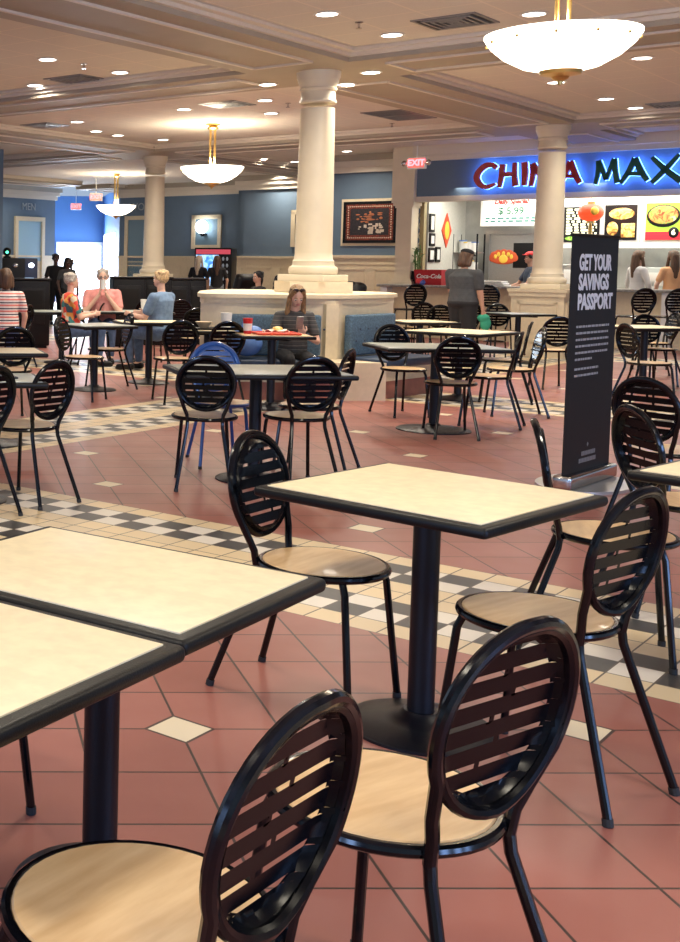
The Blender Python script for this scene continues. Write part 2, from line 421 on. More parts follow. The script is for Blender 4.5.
# ---------------------------------------------------------------- curved low wall with bench seats
wpoly = [(2.50, 13.12), (2.78, 12.98), (3.93, 12.95), (4.84, 13.74), (5.05, 14.6), (4.4, 15.4), (3.2, 15.4), (2.80, 14.4)]
def offs(poly, d):
    c = Vector((sum(p[0] for p in poly)/len(poly), sum(p[1] for p in poly)/len(poly)))
    out = []
    for p in poly:
        q = Vector(p)-c; out.append(tuple(c+q*(1+d/q.length)))
    return out
t = thing('low_wall', 'curved cream panelled low wall with a wide ledge around the nearest column', 'low wall')
MB().prism(wpoly, 0, LEDGE-.06).build('wall_body', creamp, t)
def rounded(poly, n=6):
    out = []; N = len(poly)
    for i in range(N):
        p0, p1, p2 = Vector(poly[i-1]), Vector(poly[i]), Vector(poly[(i+1) % N]); a = p1.lerp(p0, .3); b = p1.lerp(p2, .3)
        for k in range(n+1):
            s = k/n; out.append(tuple(a*(1-s)**2+p1*2*s*(1-s)+b*s*s))
    return out
b = MB(); b.prism(rounded(offs(wpoly, .07)), LEDGE-.04, LEDGE); b.prism(rounded(offs(wpoly, .03)), LEDGE-.10, LEDGE-.04); b.build('ledge', creamp, t)
MB().m(creamp).prism(offs(wpoly, .02), 0, .12).build('skirting', creamp, t)
# pedestal block on the ledge
b = MB(); b.M = Matrix.Translation((pc[0], pc[1], 0)) @ Matrix.Rotation(0, 4, 'Z'); b.box(-.36, .36, -.36, .36, LEDGE, LEDGE+.13); b.build('column_plinth_block', creamp, t)
def bench(label, p0, p1, seat_ext=0., kick=True):
    p0, p1 = Vector((*p0, 0)), Vector((*p1, 0)); d = (p1-p0); L = d.length; ang = math.atan2(d.y, d.x)
    t = thing('upholstered_bench', label, 'bench', (p0.x, p0.y, 0), ang, 'built-in bench seats at the low wall')
    bk = MB(); bk.bbox(.02, L-.02, -.11, -.015, .44, .885, .025)
    bk.build('backrest', upholst, t)
    b = MB()
    for r_ in range(2):
        for k in range(int(L/.17)): b.ell((.12+.17*k+(.08 if r_ else 0), -.113, .6+.13*r_), (.013, .008, .013), 8, 5)
    b.build('tufting_button', navy, t)
    MB().bbox(.0, L+seat_ext, -.56, -.10, .33, .43, .03).build('seat_cushion', navy, t)
    MB().box(.0, L+seat_ext, -.50, -.01, .19, .33).build('base', creamp, t)
    MB().box(.0, L+seat_ext, -.485, -.01, 0, .19).build('tiled_kick', brick, t)
    return t
bench('blue upholstered bench where the woman with the phone sits', (2.74, 13.0), (3.78, 12.93))
bench('blue tufted bench right of the seated woman, wrapping round the wall corner', (4.02, 12.99), (4.76, 13.66), .1)
b = MB(); b.prism([(3.78, 12.93), (3.78, 12.45), (4.36, 12.52), (4.02, 12.99)], 0, .40)
b.m(creamp); tag(b.build('bench_corner_base', creamp), 'cream wedge base filling the corner between the two blue benches', 'bench base')
b = MB(); b.box(0, .16, -.06, 0, 0, LEDGE-.1); b.build('wall_pilaster', creamp, bpy.data.objects['low_wall'], (3.80, 12.95, 0), radians(20))

# ---------------------------------------------------------------- tables
def table(label, x, y, yaw, w, d, top, group, base_r=.25, h=.735, pole=.04, name='cafe_table', square=False):
    t = thing(name, label, 'table', (x, y, 0), yaw, group)
    b = MB(); b.bbox(-w/2, w/2, -d/2, d/2, h-.034, h-.002, .013); b.build('edge_band', rubber, t)
    b = MB(); b.bbox(-w/2+.032, w/2-.032, -d/2+.032, d/2-.032, h-.006, h+.0015, .002); b.build('table_top', top, t)
    MB().lathe([(pole, .05), (pole, h-.05)], 28).build('pedestal_post', pedm, t)
    MB().lathe([(.001, 0), (base_r, 0), (base_r, .008), (base_r*.96, .014), (base_r*.5, .03), (pole*1.6, .045), (pole*1.25, .06), (.001, .06)], 48, cap=False).build('round_base', pedm, t)
    b = MB()
    for a in (0, pi/2): b.M = Matrix.Rotation(a+.6, 4, 'Z'); b.box(-min(w, d)*.36, min(w, d)*.36, -.02, .02, h-.055, h-.034)
    b.build('support_spider', pedm, t)
    return t
gp = 'cafe tables of the food court'
table('cream square table at the centre front with one free side', 1.395, 3.60, radians(39.5), .745, .75, cream, gp, .225, .745)
fx = Vector((cos(radians(139.2)), sin(radians(139.2)))); fy = Vector((-sin(radians(139.2)), cos(radians(139.2))))
R_ = Vector((.795, 2.61))
c1 = R_+fx*.39+fy*.305
table('cream table at the left, the farther of the two pushed together in the foreground', c1.x, c1.y, radians(139.2), .78, .61, cream, gp, .20)
S_ = R_+fy*.622-fx*.012; c2 = S_+fx*.39+fy*.305
table('cream table cut by the left edge, the nearer of the two pushed together', c2.x, c2.y, radians(139.2), .78, .61, cream, gp, .20)
cr = Vector((2.247, 4.057)); ax = Vector((cos(radians(38)), sin(radians(38)))); ay = Vector((sin(radians(38)), -cos(radians(38))))
ce = cr+ax*.38+ay*.38
table('cream table corner cut by the right edge, below the black banner', ce.x, ce.y, radians(38), .76, .76, cream, gp)
table('grey green table with a blue chair behind it, two black chairs before it', 1.87, 7.83, radians(2), 1.10, .78, greyl, gp)
table('grey green table left of the black banner, farthest post on a wide round foot', 4.02, 10.32, radians(-2), 1.06, .76, greyl, gp, .31)
table('small pale table with a black pole between two chairs at the left rear', 1.36, 13.3, radians(25), .70, .70, greyl, gp)
p = at_z(460, 331, .735)
table('cream table turned like a diamond behind the grey green table near the benches', p.x, p.y, radians(42), .9, .9, cream, gp)
p = at_z(420, 321, .735)
table('cream table beside the standing woman in grey', p.x, p.y, radians(10), .7, .7, cream, gp)
p = at_z(495, 311, .735)
table('black edged table in front of the panelled column pedestal', p.x, p.y-.8, radians(10), .76, .76, greyl, gp)
p = at_z(645, 326.5, .735)
table('cream table just right of the banner, below the women at the counter', p.x, p.y, radians(8), .8, .8, cream, gp)
p = at_z(18, 350.5, .735)
table('pale table at the left edge behind the empty chairs', p.x-.2, p.y, radians(5), .8, .6, cream, gp)
p = at_z(14, 378, .735)
table('dark edged table at the left edge with a folded newspaper on it', p.x-.28, p.y, radians(5), .9, .6, greyl, gp)
p = at_z(62, 311, .735)
table('long table between the floral shirt woman and the striped shirt woman', p.x, p.y, radians(3), .9, .76, greyl, gp)
p = at_z(132, 311, .735)
table('table where the pink shirt woman and the blue shirt woman eat', p.x, p.y, radians(3), 1.1, .76, greyl, gp)
p = at_z(168, 321.5, .735)
table('cream table in front of the woman in the blue shirt', p.x-.22, p.y, radians(3), .8, .6, cream, gp)
p = at_z(208, 329.5, .735)
tbl_bowl = table('small cream table carrying the pale bowl and white paper cup', p.x, p.y, radians(2), .52, .5, cream, gp, .2)
table('table with the red tray in front of the woman with the phone', 2.96, 11.78, radians(0), .72, .60, wood, gp)

# ---------------------------------------------------------------- chairs
def hoop_pt(t, cz=.675, rx=.178, rz=.173, y0=-.242, tilt=.18):
    z = cz+rz*sin(t); return Vector((rx*cos(t), y0-(z-cz)*tilt-.015*(1-abs(cos(t))), z))
def make_chair(name, label, dz=0., seat_m=wood, frame_m=black, panel_m=blackp):
    t = thing(name, label, 'chair')
    SZ = .455+dz
    MB().lathe([(.001, SZ-.018), (.19, SZ-.018), (.197, SZ-.012), (.198, SZ-.004), (.192, SZ+.001), (.001, SZ+.003)], 44, (0, 0), cap=False).build('seat', seat_m, t)
    ring = [(.201*cos(2*pi*k/44), .201*sin(2*pi*k/44), SZ-.012) for k in range(44)]
    MB().tube(ring, .0125, 10, closed=True).build('seat_ring', frame_m, t)
    # rear tube: from the seat up and over
    b = MB()
    cz = .675+dz
    path = []
    lo = radians(-28)
    side = [Vector((.108, -.185, SZ-.03)), Vector((.113, -.192, SZ+.02)), Vector((.132, -.204, SZ+.065))]
    arc = [hoop_pt(lo+(pi-2*lo)*k/30, cz) for k in range(31)]
    left = [Vector((-q.x, q.y, q.z)) for q in reversed(side)]
    b.tube(side+arc+left, .0122, 10)
    b.build('back_frame', frame_m, t)
    # slatted dished panel with flange
    pm = MB(); rx, rz = .168, .163; slots = [-.125, -.084, -.043, -.002, .039, .080, .121]
    hs = .0046
    def P(x, z):
        rr = (x/rx)**2+(z/rz)**2; e = min(1, max(0, (1-sqrt(max(rr, 0)))/.13)); e = e*e*(3-2*e)
        return Vector((x, -.242-z*.18-.010+.026*e, cz+z))
    def chord(z, r=1.): return rx*r*sqrt(max(0, 1-(z/(rz*r))**2)) if abs(z) < rz*r else 0
    zs = [-rz*.998]
    rows = []
    edges = [-rz*.998]
    for s_ in slots: edges += [s_-hs, s_+hs]
    edges.append(rz*.998)
    for i in range(len(edges)-1):
        z0, z1 = edges[i], edges[i+1]; slot = i % 2 == 1
        sub = 1 if slot else 4
        for j in range(sub):
            a, c = z0+(z1-z0)*j/sub, z0+(z1-z0)*(j+1)/sub
            for (q0, q1, A0, A1) in ([(-1, 1, None, None)] if not slot else [(-1, -2, 0, 0), (2, 1, 0, 0)]+([(-3, 3, 0, 0)] if i in (3, 5, 7, 9, 11) else [])):
                N = 18 if not slot else 4
                def rng(z):
                    cc = chord(z); ic = chord(z, .86)*.97
                    if q0 == -1 and q1 == 1: return -cc, cc
                    if q1 == -2: return -cc, -ic
                    if q0 == 2: return ic, cc
                    o_ = (-.03, .01, -.015, .03, 0)[(i-3)//2 % 5]; return o_-.007, o_+.007
                l0, h0 = rng(a); l1, h1 = rng(c)
                vs = [P(l0+(h0-l0)*k/N, a) for k in range(N+1)]+[P(l1+(h1-l1)*k/N, c) for k in range(N+1)]
                pm.add(vs, [(k, k+1, N+2+k, N+1+k) for k in range(N)])
    pm.tube([hoop_pt(2*pi*k/40, cz, .170, .165)+Vector((0, .002, 0)) for k in range(40)], .0115, 8, closed=True)
    o = pm.build('backrest', panel_m, t)
    bm = bmesh.new(); bm.from_mesh(o.data); bmesh.ops.remove_doubles(bm, verts=bm.verts, dist=.0008)
    bmesh.ops.recalc_face_normals(bm, faces=bm.faces); bm.to_mesh(o.data); bm.free()
    for s in (-1, 1):
        leg = MB().tube([(s*.108, -.185, SZ-.02), (s*.110, -.19, SZ-.06), (s*.170, -.315, .012)], .0118, 10).build('leg', frame_m, t)
        MB().tube([(s*.169, -.312, .02), (s*.1705, -.316, 0)], .0138, 10).build('foot_cap', rubcap, leg)
        leg = MB().tube([(s*.135, .135, SZ-.02), (s*.145, .15, SZ-.06), (s*.172, .188, .012)], .0118, 10).build('leg', frame_m, t)
        MB().tube([(s*.1718, .1875, .02), (s*.172, .188, 0)], .0138, 10).build('foot_cap', rubcap, leg)
    if dz:
        MB().tube([(.155*cos(2*pi*k/32), .155*sin(2*pi*k/32)-.02, .27) for k in range(32)], .009, 8, closed=True).build('footrest_ring', frame_m, t)
    return t
chair0 = make_chair('cafe_chair', '')
bar0 = make_chair('bar_chair', '', .29, blackp)
bluem = mat('gloss_blue', (.02, .08, .28), .3, coat=.4)  # blue instead of black for one chair's frame and back panel
blue0 = make_chair('cafe_chair', '', 0., wood, bluem, bluem)
def chair(hx, hy, f, label, group='round-backed cafe chairs', proto=None, Y=None, dz=0.):
    proto = proto or chair0
    p = at_z(hx, hy, .675+dz) if Y is None else at_y(hx, hy, Y)
    a = radians(f); q = Vector((p.x+.262*cos(a), p.y+.262*sin(a), 0))
    return place(proto, USED, q, a-pi/2, label, group)
CH = [
 (299, 823, 135, 'nearest black chair, cut by the bottom edge, at the two joined tables'),
 (517, 723, 122, 'black chair in the right foreground with its back before the centre table post'),
 (634, 554, 124, 'black chair on the right side of the centre table, tilted oval back'),
 (255, 484, -44, 'black chair behind the left corner of the centre table, its seat facing right'),
 (539, 467, -24, 'black chair seen edge-on just left of the banner foot'),
 (644, 411, 30, 'black chair right of the banner with its wide slatted back in full view'),
 (633, 448, 0, 'black chair between the banner and the table at the right edge'),
 (55, 391, 134, 'black chair at the left standing on the checkered band'),
 (-6, 398, 134, 'black chair cut by the left edge beside the checkered band'),
 (206, 384.5, 80, 'black chair left of two at the front of the grey green table'),
 (314.5, 385, 98, 'black chair right of two at the front of the grey green table'),
 (348, 375, 148, 'black chair at the right end of the grey green table, back turned sideways'),
 (228, 339, 95, 'black chair across from the seated woman with the phone'),
 (458.5, 358, 80, 'black chair with a bright wooden seat in front of the table near the banner'),
 (391, 343, -82, 'black chair before the right blue bench'),
 (519, 352, 150, 'nearest of three black chairs seen sideways left of the banner'),
 (529, 339, 155, 'middle of three black chairs seen sideways left of the banner'),
 (541, 346, 168, 'rightmost of three black chairs seen sideways left of the banner'),
 (559, 332, 82, 'black chair just touching the left side of the banner'),
 (626, 341, 5, 'black chair half hidden behind the right side of the banner'),
 (645, 329, -90, 'black chair behind the cream table right of the banner'),
 (674, 326, 175, 'black chair at the right edge beside the cream table'),
 (61, 334, -30, 'black chair on the left of the small pale table'),
 (129, 329, 190, 'black chair on the right of the small pale table'),
 (77, 316, 20, 'black chair under the elbow of the floral shirt woman'),
 (103, 315, 160, 'black chair in front of the pink shirt woman'),
 (181, 338, 95, 'black chair in front of the blue shirt woman, full round back'),
 (146, 312, 60, 'black chair pulled to the left of the blue shirt woman'),
 (181, 311, 100, 'black chair just right of the blue shirt woman'),
 (28, 318, 150, 'black chair behind the striped shirt woman'),
 (15, 347, 100, 'black chair at the left edge behind the pale table'),
 (197, 322, 80, 'black chair before the table with the bowl and cup'),
 (158, 317, 95, 'black chair with its top just below the blue shirt woman'),
 (440, 317, 85, 'black chair in front of the standing woman in grey'),
 (497, 315, -95, 'black chair facing the viewer at the table by the panelled pedestal'),
 (472, 315, 100, 'black chair with its back to the viewer just right of the standing woman'),
 (424, 314, 90, 'black chair just left of the standing woman in grey'),
]
for hx, hy, f, lab in CH: chair(hx, hy, f, lab)
place(chair0, USED, (-.09, 2.97, 0), radians(-35.5)-pi/2, 'black chair at the left edge, one leg showing under the joined tables', 'round-backed cafe chairs')
chair(214, 367, -90, 'bright blue chair behind the grey green table', None, blue0)
for hx, f, lab in ((416, 95, 'tall black bar chair at the counter below the red drinks cooler'), (488, -85, 'tall black bar chair at the counter beside the panelled pedestal'),
                (645, 95, 'tall black bar chair below the left woman at the counter'), (679, 95, 'tall black bar chair at the right edge below the counter')):
    chair(hx, 296, f, lab, 'tall bar chairs at the counter', bar0, Y=(16.8 if hx > 600 else 18.7), dz=.29)

# ---------------------------------------------------------------- hanging bowl lamps
def bowl_lamp(label, x, y, rim, D, lean=0):
    t = thing('pendant_lamp', label, 'lamp', (x, y, rim), 0, 'hanging bowl lamps'); r = D/2; h = r*.50
    prof = [(.03, -h), (r*.25, -h*.97), (r*.5, -h*.84), (r*.75, -h*.56), (r*.92, -h*.25), (r, 0), (r*1.0, .015), (r*.985, .015), (r*.9, -h*.25), (r*.73, -h*.53), (r*.5, -h*.80), (r*.25, -h*.93), (.03, -h*.96)]
    MB().lathe(prof, 56, cap=False).build('glass_bowl', glow, t)
    MB().lathe([(.001, -h-.09), (.015, -h-.085), (.02, -h-.06), (.05, -h-.045), (.06, -h-.03), (.13, -h-.015), (.14, -h+.01), (.001, -h+.012)], 28, cap=False).build('finial', gold, t)
    top = ZC-rim
    for k in range(4):
        a = 2*pi*k/4+.4; MB().tube([(.055*cos(a), .055*sin(a), -h+.02), (.055*cos(a), .055*sin(a), top-.08)], .012, 8).build('brass_rod', gold, t)
    MB().lathe([(.001, top-.10), (.07, top-.10), (.10, top-.07), (.06, top-.04), (.13, top-.01), (.13, top-.001), (.001, top-.001)], 28, cap=False).build('canopy', gold, t)
    for k in range(12):
        a = 2*pi*k/12; MB().ell((r*.97*cos(a), r*.97*sin(a), -.045), (.011, .011, .011), 8, 6).build('rim_stud', gold, t)
    l = bpy.data.lights.new('bulb', 'POINT'); l.energy = 45; l.color = (1, .86, .66); l.shadow_soft_size = .12
    o = bpy.data.objects.new('bulb', l); C.objects.link(o); o.parent = t; o.location = (0, 0, .12)
    return t
l1 = at_y(562, 36, 8.40); bowl_lamp('largest hanging bowl lamp at the top right, nearest the viewer', l1.x, l1.y, l1.z, 1.0)
l2 = at_y(212, 168, 20.4); bowl_lamp('middle hanging bowl lamp over the left tables', l2.x, l2.y, l2.z, 1.06)
l3 = at_y(116, 206, 32.0); bowl_lamp('small far bowl lamp hanging before the bright entrance doors', l3.x, l3.y, l3.z, 1.05)

# ---------------------------------------------------------------- ceiling fittings
def downlight(px, py, label, z):
    p = at_z(px, py, z)
    t = thing('downlight', label, 'ceiling light', (p.x, p.y, z), 0, 'recessed downlights')
    MB().lathe([(.10, -.001), (.125, -.002), (.13, -.008), (.10, -.012), (.098, -.004)], 28, cap=False).build('trim_ring', white, t)
    MB().lathe([(.001, -.004), (.1, -.004), (.1, -.008), (.001, -.009)], 24, cap=False).build('lens', dl, t)
    l = bpy.data.lights.new('light', 'AREA'); l.shape = 'DISK'; l.size = .2; l.energy = 24; l.color = (1, .89, .74); l.spread = radians(150)
    o = bpy.data.objects.new('light', l); C.objects.link(o); o.parent = t; o.location = (0, 0, -.02)
DLS = [(47.5, 59), (35, 85), (120, 72), (77, 121.5), (96, 131), (15, 129), (118, 135), (184, 109), (265, 100), (271, 113), (174, 147.5), (163, 139.5), (235, 142.5), (263, 158.5), (43, 160), (295, 161.5), (23, 190.5), (24, 182.5), (171, 190),
       (132, 191.5), (327, 13.5), (534, 13.5), (392, 34.5), (606, 98.5), (635.5, 107.5), (410.5, 128), (378.5, 156), (347, 151), (642, 57.5), (556, 82), (276, 173.5), (81, 199.5), (137.6, 184.9), (133, 191.9)]
LAB = {(47.5, 59): 'upper left of the square vent', (120, 72): 'upper right of the square vent', (35, 85): 'lower left of the square vent', (327, 13.5): 'largest, above the nearest column', (534, 13.5): 'just left of the largest bowl lamp'}
def region(x, y):
    import math as _m
    refs = [('the nearest column', 316, 90), ('the largest bowl lamp', 562, 45), ('the middle bowl lamp', 212, 174), ('the far bowl lamp', 116, 206), ('the farthest left column', 152, 165), ('the column before the sign', 547, 135), ('the exit sign by the restaurant', 417, 163), ('the upper left corner', 0, 0), ('the far left wall', 0, 180)]
    r = min(refs, key=lambda q: hypot(q[1]-x, q[2]-y)); dx, dy = x-r[1], y-r[2]
    return ('%s %s of %s' % ('a little' if hypot(dx, dy) < 45 else 'well', ('right' if dx > 0 else 'left') if abs(dx) > abs(dy) else ('above' if dy < 0 else 'below'), r[0])).replace('above of', 'above').replace('below of', 'below')
grp_ = {}
for q in DLS: grp_.setdefault(LAB.get(q) or region(*q), []).append(q)
for lb, qs in grp_.items():
    qs.sort(); n_ = len(qs)
    for i, (x, y) in enumerate(qs):
        if n_ == 1: e_ = 'round recessed ceiling light '+lb
        else:
            o_ = 'leftmost' if i == 0 else 'rightmost' if i == n_-1 else ('second', 'third', 'fourth', 'fifth', 'sixth')[i-1]+' from left'
            e_ = o_+' of the ceiling lights '+lb
        downlight(x, y, e_, ZC)
for x, y, lb in ((268, 84, 'in the beam just left of the nearest column capital'), (346, 84, 'in the beam just right of the nearest column capital'), (371, 72, 'in the beam crossing right of the nearest column')):
    downlight(x, y, 'round recessed light '+lb, ZS)
ventm = mat('vent_metal', (.30, .30, .29), .4, .5)
def vent(px, py, label, w, d, kind):
    p = at_z(px, py, ZC); t = thing('ceiling_vent', label, 'vent', (p.x, p.y, ZC), RZ, kind)
    MB().box(-w, w, -d, d, -.004, -.0005).build('backing', dark, t)
    b = MB(); b.box(-w-.03, w+.03, -d-.03, -d, -.012, -.001).box(-w-.03, w+.03, d, d+.03, -.012, -.001).box(-w-.03, -w, -d, d, -.012, -.001).box(w, w+.03, -d, d, -.012, -.001); b.build('frame', ventm, t)
    b = MB()
    if kind.startswith('square'):
        for k in (.85, .62, .40, .2):
            a, c = w*k, w*(k-.1)
            for (x0, x1, y0, y1) in ((-a, a, -a, -c), (-a, a, c, a), (-a, -c, -c, c), (c, a, -c, c)): b.box(x0, x1, y0, y1, -.02, -.005)
    else:
        for k in range(9): y = -d+d*2*(k+.5)/9; b.box(-w, w, y-.006, y+.006, -.012, -.005)
    b.build('louvre', ventm, t)
for a in ((77, 79, 'large square ceiling vent at the upper left between three downlights'), (227, 104, 'square ceiling vent up and left of the middle bowl lamp'), (45, 125, 'square ceiling vent near the left edge'), (455, 21, 'square ceiling vent left of the largest bowl lamp'),
          (675, 104, 'square ceiling vent cut by the right edge'), (205, 145, 'square ceiling vent just behind the middle bowl lamp'), (370, 131, 'square ceiling vent right of the nearest column')):
    vent(a[0], a[1], a[2], .28, .28, 'square ceiling vents')
for a in ((10, 99, 'dark return grille cut by the left edge'), (34, 94, 'dark return grille beside the one at the left edge'), (390, 113, 'dark return grille, nearer one of the pair behind the beam'), (408, 117, 'dark return grille, farther one of the pair behind the beam'), (460, 127, 'dark return grille left of the column before the sign')):
    vent(a[0], a[1], a[2], .30, .30, 'dark return grilles')
for x, y, lb in ((84, 66, 'sprinkler head over the large square vent'), (288, 105, 'sprinkler head left of the nearest column'), (40, 132, 'sprinkler head beside the vent near the left edge'), (154, 146, 'sprinkler head left of the middle bowl lamp'), (359, 25, 'sprinkler head above the beam crossing'), (392, 125, 'sprinkler head between the dark grilles')):
    p = at_z(x, y, ZC-.03); t = thing('sprinkler', lb, 'sprinkler', (p.x, p.y, ZC), 0, 'ceiling sprinklers')
    MB().lathe([(.04, -.001), (.04, -.008), (.012, -.012), (.012, -.05), (.004, -.06)], 14).build('stem', chrome, t)
    MB().lathe([(.03, -.06), (.03, -.064)], 12).build('deflector', chrome, t)

# ---------------------------------------------------------------- exit signs
redglow = mat('red_glow', (.8, .05, .03), .4, emit=(1, .10, .12), estr=4.5)
signwhite = mat('sign_face', (.75, .3, .25), .4, emit=(1, .15, .12), estr=.30)
def exit_sign(px, py, Y, label, w, hang, lamps=False):
    p = at_y(px, py, Y); t = thing('exit_sign', label, 'exit sign', (p.x, p.y, p.z), RZ if lamps else 0, 'lit exit signs'); h = w*.62
    MB().bbox(-w/2, w/2, -.03, .03, -h/2, h/2, .01).build('housing', white, t)
    MB().box(-w*.43, w*.43, -.034, -.03, -h*.4, h*.4).build('face', signwhite, t)
    e = text_mesh('lettering', 'EXIT', h*.72, redglow, t, .003, bold=.006); e.location = (0, -.038, 0)
    MB().tube([(0, 0, h/2), (0, 0, hang)], .012).build('stem', white, t)
    if lamps:
        for s in (-1, 1):
            b = MB(); b.ell((s*(w/2+.05), -.03, 0), (.05, .045, .05), 14, 8); b.build('emergency_lamp', chrome, t)
exit_sign(417, 163, 20.9, 'lit exit sign with side lamps beside the restaurant fascia', .33, .3, True)
exit_sign(96, 197, 33.5, 'right and nearer lit exit sign by the far bowl lamp', .36, ZC-at_y(96, 197, 33.5).z)
exit_sign(76, 206.5, 40.0, 'left and farther lit exit sign over the bright doors', .36, ZC-at_y(76, 206.5, 40.).z)

# ---------------------------------------------------------------- restaurant
VK = 23.4                                   # fascia / counter plane
def U(px, v=VK): return at_v(px, 265, v)[0]
def Z(px, py, v=VK): return at_v(px, py, v)[1]
uL0 = U(413); uR0 = U(680)+3.5
zf0, zf1 = 2.80, 3.50
uP = U(404)
b = MB(); b.m(bluew).box(uL0, uR0, VK, VK+.3, zf0, zf1)
b.m(trimm).box(uL0-.05, uR0, VK-.04, VK+.3, zf0-.10, zf0).box(uL0, uR0, VK-.10, VK, zf1, zf1+.10).box(uL0, uR0, VK-.2, VK, zf1+.1, ZC)
tag(b.build('restaurant_fascia', rz=RZ), 'blue fascia band with cream trim above the restaurant opening', 'fascia')
b = MB(); b.box(U(392), U(413)+.02, VK-.12, v2+.1, Z(404, 203), ZC); tag(b.build('soffit_block', columnm, rz=RZ), 'cream soffit block left of the blue fascia behind the exit sign', 'soffit')
# slender pilaster at the end of the counter
pp = uv(uP, VK+.08)
t = thing('pilaster', 'slender cream square column standing on the left end of the counter', 'pilaster', (pp.x, pp.y, 1.05), RZ)
zt = Z(404, 203)-1.05
MB().box(-.16, .16, -.16, .16, .10, zt-.10).build('shaft', columnm, t)
MB().box(-.24, .24, -.24, .24, 0, .06).box(-.2, .2, -.2, .2, .06, .10).build('base', columnm, t)
MB().box(-.18, .18, -.18, .18, zt-.10, zt-.06).box(-.21, .21, -.21, .21, zt-.06, zt).build('capital', columnm, t)
# counter
zc = 1.05; t = thing('service_counter', 'long cream service counter with a grey stone top in front of the restaurant', 'counter', (0, 0, 0), RZ)
cu0 = U(384); cu1 = uR0
MB().bbox(cu0, cu1, VK-.32, VK+.45, zc-.05, zc, .01).build('counter_top', mat('grey_stone', (.30, .29, .26), .3, noise=.2, nscale=30), t)
MB().box(cu0+.05, cu1, VK, VK+.40, 0, zc-.05).build('counter_front', creamp, t)
x = cu0+.05
while x < cu1:
    MB().box(x, x+.14, VK-.24, VK, 0, zc-.05).build('post', white, t); x += 1.7
MB().box(cu0+.05, cu1, VK-.02, VK, 0, .12).build('kickboard', creamp, t)
# inner walls
VB_ = 25.75
ul = U(464, VB_); 
struct(MB().m(graym).box(ul-.15, uR0+2, VB_, VB_+.2, 0, ZC).build('wall_kitchen_back', rz=RZ))
kl = mat('pale_kitchen_wall', (.60, .60, .54), .5, noise=.04)
struct(MB().m(kl).box(ul-.15, ul, VK+.46, VB_, 0, ZC).build('wall_kitchen_left', rz=RZ))
struct(MB().m(white).box(ul-.15, uR0+2, VK+.3, VB_, zf0+.18, zf0+.24).build('ceiling_kitchen', rz=RZ))
# steel door with emblem
t = thing('steel_door', 'grey steel swing door with a dark window and red emblem in the restaurant', 'door', (0, 0, 0), RZ)
d0, d1 = U(490.5, VB_), U(534, VB_)+.25; dz = Z(510, 234, VB_)
MB().box(d0, d1, VB_-.06, VB_-.01, 0, dz).build('leaf', steel, t)
MB().box(d0-.1, d0, VB_-.1, VB_, 0, dz+.1).box(d1, d1+.1, VB_-.1, VB_, 0, dz+.1).box(d0, d1, VB_-.1, VB_, dz, dz+.1).build('frame', steel, t)
wu = U(524, VB_); wz0, wz1 = Z(524, 268, VB_), Z(524, 243, VB_)
MB().bbox(wu-.2, wu+.25, VB_-.075, VB_-.062, wz0, wz1, .005).build('window', dark, t)
eu, ez = U(504.5, VB_), Z(504, 257, VB_)
redm = mat('emblem_red', (.65, .10, .03), .4); yel = mat('emblem_yellow', (.9, .6, .08), .4)
b = MB(); b.m(redm)
for k in range(7):
    a = pi*k/6; b.ell((eu+.22*cos(a), VB_-.07, ez+.10*sin(a)-.02), (.085, .012, .085), 12, 8)
b.ell((eu, VB_-.07, ez-.07), (.25, .012, .085), 16, 8)
b.m(yel)
for k in range(5):
    a = pi*(k+.5)/5; b.ell((eu+.17*cos(a), VB_-.085, ez+.09*sin(a)-.02), (.035, .008, .05), 10, 6)
b.ell((eu, VB_-.085, ez-.04), (.09, .01, .09), 12, 8)
b.build('emblem', None, t)

# sign lettering, brushed strokes -----------------------------------
letred = mat('red_channel_letter', (.45, .012, .02), .4); letgreen = mat('green_channel_letter', (.012, .12, .075), .4)
halo = mat('blue_neon_halo', (.05, .12, .9), .4, emit=(.10, .28, 1.), estr=10)
STR = {  # strokes: list of (points, widths) in a unit box (x 0..1, z 0..1)
 'C': [([(.95, .86), (.75, 1.0), (.45, .97), (.15, .72), (.06, .42), (.25, .12), (.55, .02), (.92, .14)], [.16, .19, .2, .2, .21, .2, .17, .08])],
 'H': [([(.16, 1.0), (.12, .5), (.02, -.02)], [.2, .17, .12]), ([(.08, .52), (.5, .56), (.92, .52)], [.15, .17, .15]), ([(.84, 1.05), (.84, .5), (.92, .02)], [.14, .17, .2])],
 'I': [([(.45, 1.05), (.55, .6), (.5, .02)], [.2, .22, .15])],
 'N': [([(.1, .96), (.14, .5), (.04, -.02)], [.18, .17, .12]), ([(.12, .98), (.5, .5), (.88, .04)], [.16, .17, .19]), ([(.9, 1.06), (.86, .5), (.88, .04)], [.12, .15, .17])],
 'A': [([(.5, 1.0), (.3, .5), (-.02, -.02)], [.18, .17, .12]), ([(.5, 1.0), (.72, .5), (1.0, .06)], [.18, .2, .16]), ([(.2, .34), (.5, .36), (.86, .30)], [.1, .14, .12])],
 'M': [([(.1, .96), (.1, .5), (-.02, -.04)], [.16, .15, .1]), ([(.1, .96), (.3, .55), (.48, .14)], [.15, .15, .12]), ([(.48, .14), (.66, .6), (.84, 1.02)], [.12, .14, .15]), ([(.84, 1.02), (.9, .5), (1.02, .0)], [.15, .16, .18])],
 'X': [([(.0, 1.0), (.45, .5), (1.05, -.02)], [.12, .2, .22]), ([(.95, 1.08), (.5, .5), (.02, -.04)], [.1, .17, .14])],
}
